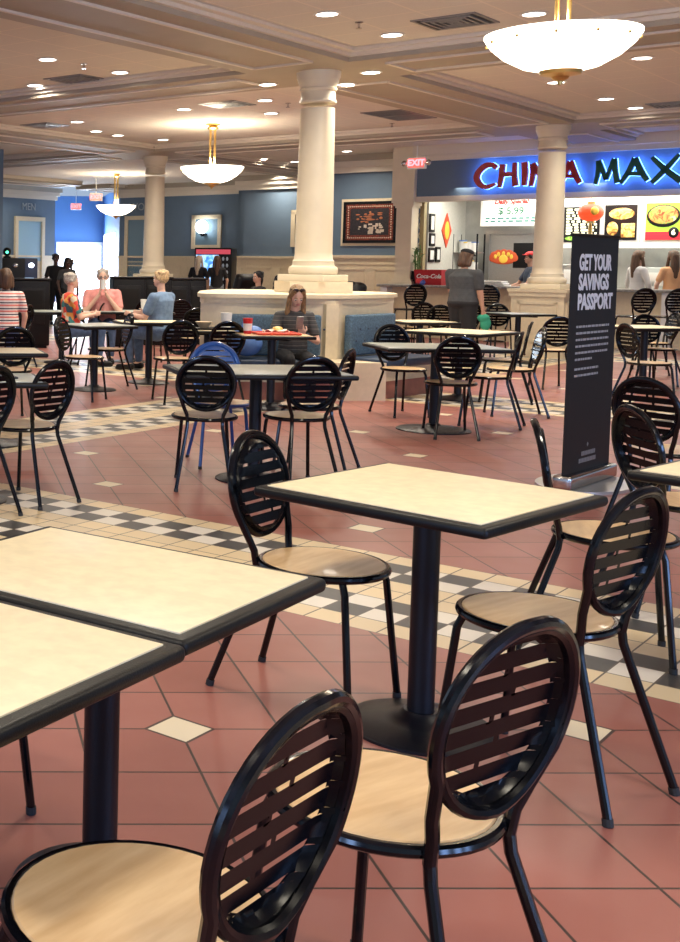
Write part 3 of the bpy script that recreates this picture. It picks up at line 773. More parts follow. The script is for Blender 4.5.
def letter(ch, x0, z0, w, h, mt, label, grp):
    p = uv(x0, VK-.14); t = thing('sign_letter', label, 'sign letter', (p.x, p.y, z0), RZ, grp)
    for nm, ext, y0, y1, m_ in (('letter_body', 0, -.06, .02, mt), ('neon_halo', .005, .03, .05, halo)):
        b = MB()
        for pts, ws in STR[ch]:
            P_ = []; W_ = []
            for i in range(len(pts)-1):
                for k in range(4):
                    s = k/4; g = lambda j: pts[max(0, min(len(pts)-1, j))]
                    q = [g(i-1), g(i), g(i+1), g(i+2)]
                    cr_ = lambda c: .5*((2*q[1][c])+(-q[0][c]+q[2][c])*s+(2*q[0][c]-5*q[1][c]+4*q[2][c]-q[3][c])*s*s+(-q[0][c]+3*q[1][c]-3*q[2][c]+q[3][c])*s**3)
                    P_.append(Vector((cr_(0)*w, cr_(1)*h))); W_.append((ws[i]*(1-s)+ws[i+1]*s)*h*1.18+ext)
            P_.append(Vector((pts[-1][0]*w, pts[-1][1]*h))); W_.append(ws[-1]*h*1.18+ext)
            if ext:
                P_[0] = P_[0]-(P_[1]-P_[0]).normalized()*ext; P_[-1] = P_[-1]+(P_[-1]-P_[-2]).normalized()*ext
            Lf, Rt = [], []
            for i, q in enumerate(P_):
                d = (P_[min(i+1, len(P_)-1)]-P_[max(i-1, 0)]).normalized(); n_ = Vector((-d.y, d.x))
                Lf.append(q+n_*W_[i]/2); Rt.append(q-n_*W_[i]/2)
            vs = []; N = len(P_)
            for y in (y0, y1):
                for q in Lf: vs.append((q.x, y, q.y))
                for q in Rt: vs.append((q.x, y, q.y))
            fs = []
            for i in range(N-1):
                fs += [(i, i+1, N+i+1, N+i), (2*N+i, 3*N+i, 3*N+i+1, 2*N+i+1), (i, 2*N+i, 2*N+i+1, i+1), (N+i, N+i+1, 3*N+i+1, 3*N+i)]
            fs += [(0, N, 3*N, 2*N), (N-1, 3*N-1, 4*N-1, 2*N-1)]
            b.add(vs, fs)
        b.build(nm, m_, t)
zb = 2.93; hl = .42
for ch, a, c, mt, lab in (('C', 475.5, 497, letred, 'first red letter C of the lit sign'), ('H', 499, 517, letred, 'red letter H of the lit sign'), ('I', 519, 529, letred, 'red letter I of the lit sign'), ('N', 530, 547, letred, 'red letter N of the sign, partly hidden by the column'), ('A', 559, 579, letred, 'red letter A right of the column'),
                          ('M', 595, 616, letgreen, 'green letter M of the lit sign'), ('A', 620, 646, letgreen, 'green letter A of the lit sign'), ('X', 650, 678, letgreen, 'green letter X at the right edge')):
    a_, c_ = U(a), U(c); letter(ch, a_, zb, c_-a_, hl, mt, lab, 'letters of the lit restaurant sign')

# boards -------------------------------------------------------------
def board(label, px0, px1, py0, py1, v, name='menu_board', mt=None, fr=None, parent=None):
    xm = (px0+px1)/2; a, c = U(px0, v), U(px1, v); z0, z1 = Z(xm, py1, v), Z(xm, py0, v)
    p = uv((a+c)/2, v, (z0+z1)/2); t = thing(name, label, 'menu board', p, RZ)
    w, h = (c-a)/2, (z1-z0)/2
    MB().box(-w-.05, w+.05, 0, .08, -h-.05, h+.05).build('frame', fr or white, t)
    MB().box(-w, w, -.012, .0, -h, h).build('panel', mt or dark, t)
    return t, w, h
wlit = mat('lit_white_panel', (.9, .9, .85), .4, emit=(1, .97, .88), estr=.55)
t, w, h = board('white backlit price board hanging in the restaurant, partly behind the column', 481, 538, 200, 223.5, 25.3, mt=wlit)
e = text_mesh('lettering', 'Daily Special', h*.55, mat('print_red', (.5, .03, .02), .5), t, .002, bold=.006, shear=.25); e.location = (0, -.018, h*.85)
e = text_mesh('price', '$ 5.99', h*.85, mat('print_green', (.02, .15, .08), .5), t, .002, bold=.004); e.location = (0, -.018, h*.05)
b = MB()
for r_ in range(2):
    x = -w*.9
    while x < w*.9:
        l_ = random.uniform(.06, .16); b.box(x, min(x+l_, w*.9), -.016, -.012, -h*.55-r_*h*.25-.02, -h*.55-r_*h*.25+.02); x += l_+.04
b.build('small_print', mat('print_teal', (.08, .25, .22), .5), t)
def food(nm, cols, sc, e_=.35):
    m = bpy.data.materials.new(nm); m.use_nodes = True; nt = m.node_tree; bs = nt.nodes['Principled BSDF']
    tc = nt.nodes.new('ShaderNodeTexCoord'); vo = nt.nodes.new('ShaderNodeTexNoise'); vo.inputs['Scale'].default_value = sc; vo.inputs['Detail'].default_value = 3; vo.inputs['Distortion'].default_value = 1.2
    nt.links.new(tc.outputs['Object'], vo.inputs['Vector']); r = nt.nodes.new('ShaderNodeValToRGB'); nt.links.new(vo.outputs['Fac'], r.inputs[0])
    el = r.color_ramp.elements
    while len(el) < len(cols): el.new(.5)
    for i, cc in enumerate(cols): el[i].position = .3+.4*i/(len(cols)-1); el[i].color = (*cc, 1)
    nt.links.new(r.outputs[0], bs.inputs['Base Color']); nt.links.new(r.outputs[0], bs.inputs['Emission Color']); bs.inputs['Emission Strength'].default_value = e_
    return m
fried = food('fried_food_print', [(.25, .08, .02), (.75, .42, .08), (.9, .7, .3), (.5, .2, .03)], 9)
stir = food('stir_fry_print', [(.05, .02, .01), (.55, .12, .03), (.75, .35, .1), (.12, .35, .04), (.8, .6, .4)], 8)
leafg = food('lettuce_print', [(.05, .2, .02), (.25, .6, .05), (.5, .8, .2)], 12)
prb = mat('print_black', (.01, .01, .01), .3); prl = mat('lit_print_text', (.8, .8, .6), .4, emit=(.9, .9, .6), estr=.8)
limeg = mat('lime_print', (.3, .6, .05), .4, emit=(.35, .7, .05), estr=.6); redp = mat('red_print', (.75, .03, .04), .4, emit=(.9, .03, .05), estr=.6)
t, w, h = board('black menu board with rows of pale text beside the column', 562, 598, 207, 242, 25.2, mt=prb)
b = MB()
for r_ in range(9):
    z = h*.85-r_*h*.17; x = -w*.85
    while x < w*.8:
        l_ = random.uniform(.05, .14); b.box(x, min(x+l_, w*.85), -.016, -.012, z-.02, z+.02); x += l_+.04
b.build('menu_text', prl, t); MB().ell((0, -.014, -h*.8), (w*.9, .004, h*.17)).build('lettuce_picture', leafg, t)
t, w, h = board('menu board picturing fried food and dumplings on black, centre of three', 603, 635, 205, 240, 25.2, mt=prb)
MB().ell((w*.05, -.016, h*.5), (w*.8, .006, h*.33)).build('fried_picture', fried, t)
MB().ell((-w*.5, -.016, -h*.35), (w*.36, .006, h*.4)).build('plate_picture', fried, t)
MB().bbox(w*.05, w*.9, -.022, -.012, -h*.85, -h*.05, .004).build('roll_picture', fried, t)
t, w, h = board('menu board picturing a bowl of stir fry on lime and red, at the right', 644, 679, 203, 240, 25.2, mt=limeg)
MB().ell((0, -.016, h*.3), (w*.97, .006, h*.62)).build('bowl_picture', prb, t)
MB().ell((0, -.024, h*.36), (w*.85, .006, h*.5)).build('stir_fry_picture', stir, t)
MB().box(-w, w, -.018, -.012, -h, -h*.55).build('red_band', redp, t)
e = text_mesh('price', '6', h*.4, prl, t, .002, bold=.006); e.location = (w*.62, -.04, -h*.6)
MB().ell((w*.62, -.02, -h*.6), (w*.3, .012, h*.3)).build('price_disc', prb, t)
# white lit panel housing behind boards and light strip
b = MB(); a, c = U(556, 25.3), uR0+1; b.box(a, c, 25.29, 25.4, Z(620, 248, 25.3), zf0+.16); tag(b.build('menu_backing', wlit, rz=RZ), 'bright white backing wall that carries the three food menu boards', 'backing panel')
# red lantern
p = uv(U(588.5, 24.1), 24.1, Z(588.5, 212.5, 24.1))
lanm = mat('red_lantern_paper', (.75, .05, .02), .5, emit=(1, .08, .02), estr=.7)
t = thing('paper_lantern', 'round red paper lantern with gold trim hanging over the counter', 'lantern', p)
b = MB(); prof = []
for k in range(13):
    a = pi*k/12; prof.append((max(.06, .22*sin(a)), .17*cos(a)))
b.lathe(prof, 28); b.build('shade', lanm, t)
MB().lathe([(.07, .16), (.07, .20)], 16).build('top_ring', gold, t); MB().lathe([(.07, -.2), (.07, -.16)], 16).build('bottom_ring', gold, t)
MB().tube([(0, 0, .2), (0, 0, zf0+.15-p.z)], .006, 6).build('cord', dark, t)
MB().lathe([(.02, -.2), (.035, -.3), (.03, -.42), (.01, -.42)], 10).build('tassel', gold, t)
MB().ell((-.03, -.195, .02), (.08, .04, .08), 12, 8).build('gold_character', yel, t)
# left inner wall decor
def on_left(px, py): # pixel on plane u = ul
    X_, Y_, Z_ = ray(px, py); d = X_*UX.x+Y_*UX.y; k = (ul+.01)/d; q = Vector((X_*k, Y_*k, Z_*k+HC)); return to_uv(q)[1], q.z
def wallframe(px0, px1, py0, py1, label):
    v0_, z0_ = on_left(px0, py1); v1_, z1_ = on_left(px1, py0)
    v0_, v1_ = sorted((v0_, v1_)); p = uv(ul, (v0_+v1_)/2, (z0_+z1_)/2); w = abs(v1_-v0_)/2; h = (z1_-z0_)/2
    t = thing('framed_certificate', label, 'picture frame', p, RZ, 'framed certificates')
    MB().box(.005, .03, -w, w, -h, h).build('frame', dark, t); MB().box(.03, .034, -w+.05, w-.05, -h+.05, h-.05).build('paper', white, t)
for a in ((429, 434.5, 214, 232, 'upper framed certificate on the pale restaurant wall'), (429, 434.5, 233.5, 246, 'middle framed certificate on the pale restaurant wall'), (428, 434, 248, 262, 'lower left framed certificate above the drinks cooler'), (435, 440, 247, 262, 'lower right framed certificate above the drinks cooler')): wallframe(*a)
v_, z_ = on_left(446.5, 230.5)
t = thing('paper_charm', 'red diamond paper charm on the pale restaurant wall', 'wall decoration', uv(ul, v_, z_), RZ)
b = MB(); b.add([(.02, -.24, 0), (.02, 0, .36), (.02, .24, 0), (.02, 0, -.36), (.004, -.24, 0), (.004, 0, .36), (.004, .24, 0), (.004, 0, -.36)], [(0, 1, 2, 3), (7, 6, 5, 4), (0, 4, 5, 1), (1, 5, 6, 2), (2, 6, 7, 3), (3, 7, 4, 0)]); b.build('diamond', mat('charm_red', (.7, .08, .03), .5), t)
MB().ell((.025, 0, 0), (.006, .12, .19), 10, 8).build('gold_figure', yel, t)
# white lattice screen behind the pilaster
a, c = U(410, VK+.35), U(422, VK+.35); z0_, z1_ = 1.06, zf0
t = thing('lattice_screen', 'white diagonal lattice screen beside the slender pilaster', 'screen', uv((a+c)/2, VK+.35, 0), RZ)
w = (c-a)/2
MB().box(-w, -w+.04, 0, .04, z0_, z1_).box(w-.04, w, 0, .04, z0_, z1_).box(-w, w, 0, .04, z1_-.05, z1_).build('frame', white, t)
b = MB(); z = z0_+.05
while z < z1_-.1:
    zt_ = min(z+2*w, z1_-.05); b.tube([(-w, .02, z), (-w+(zt_-z), .02, zt_)], .018, 6); b.tube([(w, .02, z), (w-(zt_-z), .02, zt_)], .018, 6); z += .2
b.build('lattice', white, t)
tag(MB().box(U(423, VK+.5), U(427, VK+.5), VK+.28, VK+.4, 1.05, zf0).build('wooden_post', mat('olive_post', (.35, .29, .15), .5), rz=RZ), 'olive wooden post right of the white lattice screen', 'post')
# bamboo plant on counter
p = uv(U(416), VK+.05, zc); t = thing('potted_bamboo', 'green bamboo plant in a dark vase on the counter end', 'plant', p, 0)
MB().lathe([(.08, 0), (.11, .1), (.10, .25), (.11, .27), (.09, .27), (.08, .1)], 18).build('vase', dark, t)
gm = mat('bamboo_green', (.06, .16, .03), .5); b = MB()
for k in range(7): a = k*.9; b.tube([(.03*cos(a), .03*sin(a), .2), (.06*cos(a), .06*sin(a), .55+.04*k)], .008, 6)
b.build('stalks', gm, t); b = MB()
for k in range(46):
    a = random.uniform(0, 6.28); z = random.uniform(.35, .7); r_ = random.uniform(.1, .2); dz_ = random.uniform(-.05, .12)
    c_ = Vector((.04*cos(a), .04*sin(a), z)); e_ = Vector((r_*cos(a), r_*sin(a), z+dz_)); s_ = Vector((-sin(a), cos(a), 0))*.018; m_ = c_.lerp(e_, .5)+Vector((0, 0, .02))
    b.add([c_, m_+s_, e_, m_-s_], [(0, 1, 2, 3)])
b.build('leaves', gm, t)
# drinks cooler
a, c = U(420.5), U(446); p = uv((a+c)/2, VK+.02, zc); w = (c-a)/2
t = thing('drinks_cooler', 'red open drinks cooler with white script on the counter', 'cooler', p, RZ)
cred = mat('cooler_red', (.45, .02, .03), .35)
MB().add([(-w, -.22, 0), (w, -.22, 0), (w, .22, 0), (-w, .22, 0), (-w-.02, -.28, .30), (w+.02, -.28, .30), (w+.02, .28, .30), (-w-.02, .28, .30), (-w+.02, -.24, .30), (w-.02, -.24, .30), (w-.02, .24, .30), (-w+.02, .24, .30), (-w+.03, -.19, .1), (w-.03, -.19, .1), (w-.03, .19, .1), (-w+.03, .19, .1)],
    [(3, 2, 1, 0), (0, 1, 5, 4), (1, 2, 6, 5), (2, 3, 7, 6), (3, 0, 4, 7), (4, 5, 9, 8), (5, 6, 10, 9), (6, 7, 11, 10), (7, 4, 8, 11), (8, 9, 13, 12), (9, 10, 14, 13), (10, 11, 15, 14), (11, 8, 12, 15), (12, 13, 14, 15)]).build('tub', cred, t)
e = text_mesh('lettering', 'Coca-Cola', .115, white, t, .003, bold=.003, shear=.3); e.location = (.02, -.275, .17)
# counter clutter
def jar(px, label, r, h, m1, m2, v=VK-.1):
    p = uv(U(px, v), v, zc); t = thing('jar', label, 'jar', p, 0)
    MB().lathe([(r, 0), (r*1.05, h*.1), (r*1.05, h*.8), (r*.7, h*.9)], 18).build('body', m1, t); MB().lathe([(r*.75, h*.88), (r*.75, h), (r*.3, h*1.02)], 18).build('lid', m2, t)
jar(478.5, 'glass jar with a pink top on the counter near the door emblem', .09, .2, steel, mat('pink', (.7, .15, .2), .4))
t = thing('toy_ball', 'red and blue ball lying at the left end of the counter', 'ball', uv(U(421, VK-.2), VK-.2, zc+.075), 0)
MB().ell((0, 0, 0), (.085, .075, .075)).build('ball_body', mat('ball_red', (.7, .05, .06), .35), t); MB().ell((.03, -.02, -.02), (.08, .072, .065)).build('blue_half', mat('ball_blue', (.1, .15, .5), .35), t)
p = uv(U(487, VK+.1), VK+.05, zc); t = thing('serving_tray', 'low white tray stack lying on the counter behind the bar chair', 'tray', p, RZ)
for k in range(3): MB().bbox(-.42+.04*k, .42-.03*k, -.18, .18, .002+.035*k, .03+.035*k, .008).build('tray_layer', white, t)
# rack with containers
vr_ = 25.35; p = uv((U(456, vr_)+U(480, vr_))/2, vr_, 0); w = (U(480, vr_)-U(456, vr_))/2
t = thing('storage_rack', 'dark wire rack with white tubs in the restaurant corner', 'rack', p, RZ)
for s in (-1, 1):
    for s2 in (-1, 1): MB().tube([(s*w, s2*.2, 0), (s*w, s2*.2, 2.1)], .018, 8).build('rack_post', dark, t)
shz = [.9, 1.3, 1.72]
for z in shz: MB().box(-w, w, -.2, .2, z-.02, z).build('shelf', steel, t)
k_ = 0
lids = [mat('lid_yellow', (.8, .6, .1), .4), white, mat('lid_blue', (.1, .2, .5), .4)]
for zi, z in enumerate(shz):
    for j in range(4):
        q = uv(*to_uv(p), 0)+UX*(-w+.13+j*(2*w-.26)/3)+Vector((0, 0, z+.001)); k_ += 1
        o = thing('food_tub', 'white tub, %s from the left on the %s shelf of the rack' % (('first', 'second', 'third', 'fourth')[j], ('bottom', 'middle', 'top')[zi]), 'tub', q, RZ, 'tubs on the restaurant rack')
        r_ = .075; h_ = random.uniform(.17, .26)
        MB().lathe([(r_*.9, 0), (r_, h_*.9), (r_*1.05, h_*.92)], 16).build('body', white, o); MB().lathe([(r_*1.08, h_*.9), (r_*1.08, h_)], 16).build('lid', lids[(j+zi) % 3], o)
# kitchen work line along the back wall
t = thing('back_worktop', 'white back worktop with drink machine under the menu boards', 'worktop', uv(0, 0), RZ)
MB().box(U(556, 25.1), uR0+1, 25.1, 25.74, 0, .9).build('cabinet_body', steel, t); MB().box(U(556, 25.1)-.02, uR0+1, 25.06, 25.74, .9, .94).build('worktop_slab', white, t)
for i, (px, hh, mm, lab) in enumerate(((577, .55, steel, 'steel drink machine on the back worktop behind the banner'), (662, .5, mat('clear_tub', (.55, .62, .6), .3), 'pale square container stack between the two women'), (648, .3, mat('blue_tub', (.08, .25, .5), .4), 'blue box on the back worktop between the two women'))):
    q = uv(U(px, 25.4), 25.4, .94); o = thing('kitchen_appliance', lab, 'appliance', q, RZ)
    MB().bbox(-.22, .22, -.2, .2, 0, hh, .02).build('body', mm, o); MB().bbox(-.18, .18, -.215, -.198, hh*.3, hh*.8, .005).build('front_panel', white, o)

# ---------------------------------------------------------------- picture on the wall
vP = v2; a, c = at_v(344.5, 220, vP)[0], at_v(398, 220, vP)[0]; z0_, z1_ = at_v(370, 243, vP)[1], at_v(370, 201.5, vP)[1]
w, h = (c-a)/2, (z1_-z0_)/2
t = thing('framed_textile', 'large dark red woven textile in a black and cream frame on the blue wall', 'picture', uv((a+c)/2, vP, (z0_+z1_)/2), RZ)
MB().box(-w-.06, w+.06, -.03, -.005, -h-.06, h+.06).build('outer_molding', creamp, t)
MB().box(-w, w, -.06, -.03, -h, h).build('black_frame', dark, t)
rug = mat('rug_red', (.22, .04, .02), .8, noise=.5, nscale=40); rug2 = mat('rug_dark', (.025, .02, .025), .8, noise=.3, nscale=30)
MB().box(-w*.88, w*.88, -.066, -.06, -h*.86, h*.86).build('border_weave', rug, t)
MB().box(-w*.72, w*.72, -.07, -.066, -h*.62, h*.66).build('centre_field', rug2, t)
b = MB(); crm = mat('weave_cream', (.6, .5, .4), .8)
n_ = 22
for k in range(n_):
    x = -w*.8+1.6*w*k/(n_-1)
    for z in (-h*.75, h*.76): b.ell((x, -.068, z), (w*.028, .004, h*.03), 6, 4)
for k in range(13):
    z = -h*.7+1.4*h*k/12
    for x in (-w*.8, w*.8): b.ell((x, -.068, z), (w*.022, .004, h*.035), 6, 4)
b.build('weave_dots', crm, t)
b = MB(); 
for k in range(26): b.box(*(lambda x, z, a_, c_: (x-a_, x+a_, -.074, -.07, z-c_, z+c_))(random.uniform(-w*.4, w*.5), random.uniform(-h*.5, -h*.1), random.uniform(.01, .05), random.uniform(.01, .05)))
b.build('figure_weave', crm, t)
b = MB()
for k in range(22): b.ell((random.uniform(-w*.45, w*.55), -.071, random.uniform(h*.0, h*.5)), (random.uniform(.02, .08), .004, random.uniform(.01, .03)), 8, 5)
b.build('floral_weave', mat('weave_rust', (.35, .12, .05), .8), t)

# sconces, restroom frames
def frame_panel(name, u0, u1, v, z0, z1, label, inner=None, face=0):
    t = thing(name, label, 'wall panel', uv((u0+u1)/2, v, 0), RZ); w = (u1-u0)/2
    b = MB(); b.box(-w, -w+.12, -.06, -.005, z0, z1).box(w-.12, w, -.06, -.005, z0, z1).box(-w, w, -.06, -.005, z1-.12, z1).box(-w+.12, w-.12, -.06, -.005, z0, z0+.12); b.build('molding', creamp, t)
    if inner: MB().box(-w+.12, w-.12, -.02, -.005, z0+.12, z1-.12).build('panel', inner, t)
    return t
def zat(px, py, v): return at_v(px, py, v)[1]
slate = mat('pale_blue_panel', (.16, .26, .33), .6)
a, c = at_v(192.5, 230, v0)[0], at_v(222, 230, v0)[0]
t = frame_panel('sconce_frame', a, c, v0, zat(207, 249, v0), zat(207, 215, v0), 'cream molding frame around the lit globe sconce', slate)
su, sz = at_v(206.5, 227, v0)
t = thing('wall_sconce', 'glowing round globe wall lamp inside the cream frame', 'lamp', uv(su, v0, sz), RZ)
MB().ell((0, -.25, 0), (.20, .15, .20)).build('globe', mat('sconce_glass', (1, 1, 1), .4, emit=(.9, .95, 1), estr=6), t)
MB().lathe([(.05, -.28), (.09, -.2), (.05, -.18)], 12, (0, -.2)).build('cup', dark, t); MB().box(-.04, .04, -.2, -.022, -.24, -.2).build('arm', dark, t)
a, c = at_v(291.8, 230, v1)[0], at_v(299, 230, v1)[0]
frame_panel('sconce_frame', a, c+.6, v1, zat(293, 247, v1), zat(293, 210, v1), 'edge of a cream molding frame beside the nearest column', slate)
# WOMEN recess frame on far wall
a, c = at_v(125.5, 230, v0)[0], at_v(150, 230, v0)[0]
frame_panel('doorway_frame', a, c, v0, .02, zat(134, 216, v0), 'cream doorway frame of the womens room at the farthest left column', slate)
t = thing('restroom_sign', 'white WOMEN lettering on the blue wall beside the farthest column', 'sign', uv(at_v(146, 207, v0)[0], v0-.02, at_v(146, 207, v0)[1]), RZ)
e = text_mesh('lettering', 'WOMEN', .32, mat('grey_letter', (.4, .45, .48), .5), t, .01)
# MEN frame on left wall (plane u=um)
def on_um(px, py):
    X_, Y_, Z_ = ray(px, py); d = X_*UX.x+Y_*UX.y; k = um/d; q = Vector((X_*k, Y_*k, Z_*k+HC)); return to_uv(q)[1], q.z
va, za = on_um(14, 216); vb, zb_ = on_um(43.5, 218)
t = thing('doorway_frame', 'cream doorway frame of the mens room on the far left wall', 'door frame', uv(um, (va+vb)/2), RZ); w = abs(vb-va)/2
MB().box(.005, .08, -w, -w+.14, 0, za).box(.005, .08, w-.14, w, 0, za).box(.005, .08, -w+.14, w-.14, za-.14, za).build('molding', creamp, t)
MB().box(.005, .03, -w+.14, w-.14, 1.45, za-.14).build('upper_panel', mat('light_blue_panel', (.30, .50, .62), .5), t)  # upper panel is a lighter blue than the other framed panels
MB().box(.005, .035, -w+.14, w-.14, 0, 1.45).build('lower_panel', creamp, t)
vv, zz = on_um(28.5, 207)
t = thing('restroom_sign', 'white MEN lettering over the doorway frame at the far left', 'sign', uv(um+.02, vv, zz), RZ+pi/2)
text_mesh('lettering', 'MEN', .32, mat('grey_letter', (.40, .45, .48), .5), t, .01)
# wall post at the left edge
p = at_y(0, 200, 24.); b = MB(); b.box(p.x-1.5, p.x+.06, 24, 24.3, 0, 3.66); struct(b.build('wall_left_near', bluew))

# ---------------------------------------------------------------- vending machine, massage chairs, cabinets, arcade
p = at_y(216, 290, 31.0); t = thing('vending_machine', 'tall vending machine with a glowing blue front behind the two girls', 'vending machine', (p.x, p.y, 0), RZ*.5)
vend = food('vending_print', [(.02, .06, .4), (.1, .4, .9), (.5, .75, 1.), (.08, .35, .9)], 5, .9)
MB().bbox(-.5, .45, -.4, .4, 0, 1.83, .02).build('cabinet', dark, t); MB().box(-.46, .12, -.415, -.401, .75, 1.65).build('lit_front', vend, t)
MB().box(-.46, .42, -.41, -.401, 1.67, 1.79).build('header', mat('header_red', (.5, .05, .06), .4, emit=(.6, .08, .12), estr=.5), t)
b = MB()
for i in range(2):
    for j in range(6): b.ell((.24+.1*i, -.41, .7+.17*j), (.03, .012, .05), 8, 6)
b.build('buttons', mat('button_pale', (.5, .6, .7), .4), t); MB().box(-.4, .1, -.41, -.401, .25, .5).build('dispenser_flap', steel, t)
def massage(px, py, Y, yaw, label, s=1.):
    p = at_y(px, py, Y); t = thing('massage_chair', label, 'massage chair', (p.x, p.y, 0), yaw, 'black leather massage chairs'); t.scale = (s, s, s)
    b = MB(); b.M = Matrix.Translation((0, -.12, .55)) @ Matrix.Rotation(radians(-18), 4, 'X'); b.bbox(-.34, .34, -.12, .12, -.1, .68, .09); b.bbox(-.25, .25, -.19, .0, .42, .66, .06); b.build('backrest', leather, t)
    MB().bbox(-.30, .30, -.1, .55, .28, .50, .06).build('seat', leather, t)
    for q in (-1, 1): MB().bbox(q*.40-.09, q*.40+.09, -.2, .5, .06, .66, .06).build('armrest', leather, t)
    MB().bbox(-.32, .32, -.3, .45, 0, .28, .03).build('base', dark, t)
    MB().bbox(-.25, .25, .5, .8, .12, .40, .05).build('footrest', leather, t)
massage(247, 285, 25, radians(-150), 'black leather massage chair seen beside the man with dark hair')
massage(286, 285, 23.2, radians(-140), 'black leather massage chair just left of the nearest column')
massage(352, 290, 20, radians(-90), 'low black massage chair right of the nearest column behind the ledge', .95)
def cabinet(px, Y, w, h, label, rz=0):
    p = at_y(px, 290, Y); t = thing('black_cabinet', label, 'cabinet', (p.x, p.y, 0), rz, 'black cabinets in a row behind the diners')
    MB().bbox(-w/2, w/2, -.3, .3, .04, h, .02).build('body', dark, t); MB().box(-w/2+.04, w/2-.04, -.26, .26, 0, .04).build('plinth', dark, t)
    MB().bbox(-w*.36, w*.36, -.315, -.298, h*.35, h*.9, .006).build('inset_panel', leather, t); MB().bbox(-w*.3, w*.3, -.32, -.31, h*.55, h*.85, .004).build('opening_flap', mat('black_rubber', (.004, .004, .004), .9), t)
    MB().bbox(-w/2-.02, w/2+.02, -.32, .32, h, h+.03, .01).build('top', dark, t)
for a in ((31, 20.0, .60, 1.12, 'black cabinet behind the striped shirt woman'), (127, 20.5, .55, 1.16, 'black cabinet behind the pink shirt woman, left of the row'), (155, 20.9, .5, 1.16, 'black cabinet behind the head of the blue shirt woman'),
          (176, 21.0, .42, 1.14, 'black cabinet below the girl with long pale hair'), (192, 21.2, .40, 1.14, 'black cabinet at the right end of the row')): cabinet(*a)
def arcade(px, Y, w, h, label, lit):
    p = at_y(px, 290, Y); t = thing('game_machine', label, 'game machine', (p.x, p.y, 0), 0)
    MB().bbox(-w/2, w/2, -.3, .3, 0, h, .02).build('body', mat('navy_body', (.02, .035, .09), .35) if lit else dark, t)
    MB().box(-w*.35, w*.35, -.32, -.3, h*.5, h*.72).build('screen', mat('screen_glow', (.5, .7, .9), .3, emit=(.5, .75, 1), estr=1.5) if lit else leather, t)
    for s in (-1, 1): MB().ell((s*w*.25, -.31, h*.9), (.06, .02, .05)).build('lamp', mat('lamp_white', (1, 1, 1), .3, emit=(.8, .9, 1), estr=6) if lit else chrome, t)
    MB().box(-w*.4, w*.4, -.42, -.3, h*.42, h*.47).build('control_shelf', dark, t)
arcade(5, 25, .8, 1.50, 'black game machine at the left edge under the small camera', False)
arcade(24, 26, .55, 1.50, 'navy game machine with two white lamps and a lit screen', True)
p = at_y(7, 254, 25)
t = thing('small_camera', 'small dark camera with a green light on top of the black machine', 'camera', (p.x, p.y, 1.501)); MB().lathe([(.08, 0), (.08, .03), (.03, .05)], 14).build('foot', dark, t); MB().ell((0, 0, .13), (.09, .09, .09)).build('dome', dark, t); MB().ell((0, -.09, .12), (.03, .012, .03)).build('indicator', mat('green_led', (.1, .8, .5), .3, emit=(.1, .9, .5), estr=2), t)

# ---------------------------------------------------------------- banner
pL = Vector((3.735, 7.47, 0)); pR = Vector((4.32, 8.02, 0)); d = pR-pL; W = d.length; ang = math.atan2(d.y, d.x)
t = thing('roll_up_banner', 'tall black roll-up banner with white lettering standing among the chairs', 'banner', ((pL.x+pR.x)/2, (pL.y+pR.y)/2, 0), ang)
bmat = mat('banner_vinyl', (.004, .004, .0045), .6); w = W/2; H0, H1 = .10, 1.63
MB().box(-w, w, -.003, .003, H0, H1).build('banner_sheet', bmat, t)
MB().tube([(-w-.01, 0, H1), (w+.01, 0, H1)], .012, 8).build('top_rail', dark, t)
MB().bbox(-w-.01, w+.01, -.06, .06, .02, .11, .02).build('base_cassette', chrome, t)
fr_ = MB(); pts = [(w*.98*cos(a), -.02+.26*sin(a)) for a in [pi+pi*k/16 for k in range(17)]]
fr_.prism([(x, y) for x, y in pts], .0, .02); fr_.prism([(x, -y) for x, y in pts], 0, .02); fr_.build('floor_foot', mat('silver_foot', (.55, .55, .52), .3, .7), t)
MB().tube([(0, .02, .1), (0, .02, H1)], .008, 8).build('support_pole', chrome, t)
bt = mat('banner_lettering', (.85, .85, .85), .5)
hh = .155
for i, (s_, wd) in enumerate((('GET YOUR', .56), ('SAVINGS', .52), ('PASSPORT', .60))):
    e = text_mesh('lettering', s_, .16, bt, t, .001, bold=.006); xs = [v.co.x for v in e.data.vertices]; zs_ = [v.co.z for v in e.data.vertices]
    ww, h_ = max(xs)-min(xs), max(zs_)-min(zs_); k1, k2 = wd/ww, .108/h_
    e.data.transform(Matrix.Translation((-min(xs), 0, -min(zs_)))); e.data.transform(Matrix.Diagonal((k1, 1, k2, 1)))
    e.location = (-w+.12, -.006, 1.515-.108-i*.126)
b = MB()
for r_ in range(8):
    z = 1.05-r_*.042-(.02 if r_ > 5 else 0); x = -w+.12; end = w-.12 if r_ not in (5, 6, 7) else w*(.0 if r_ == 5 else .3)
    while x < end:
        l_ = random.uniform(.02, .06); b.box(x, min(x+l_, end), -.005, -.003, z-.007, z+.007); x += l_+.012
b.build('small_print', mat('banner_small_print', (.40, .40, .40), .5), t)
b = MB()
for r_, (a, c) in enumerate(((-.10, .12), (-.14, .15))):
    x = a
    while x < c: b.box(x, x+.018, -.005, -.003, .22-r_*.045-.014, .22-r_*.045+.014); x += .027
b.plate([(0, .26), (.012, .275), (0, .29), (-.012, .275)], -.005, -.003); b.build('logo_print', mat('banner_logo_print', (.22, .22, .22), .5), t)

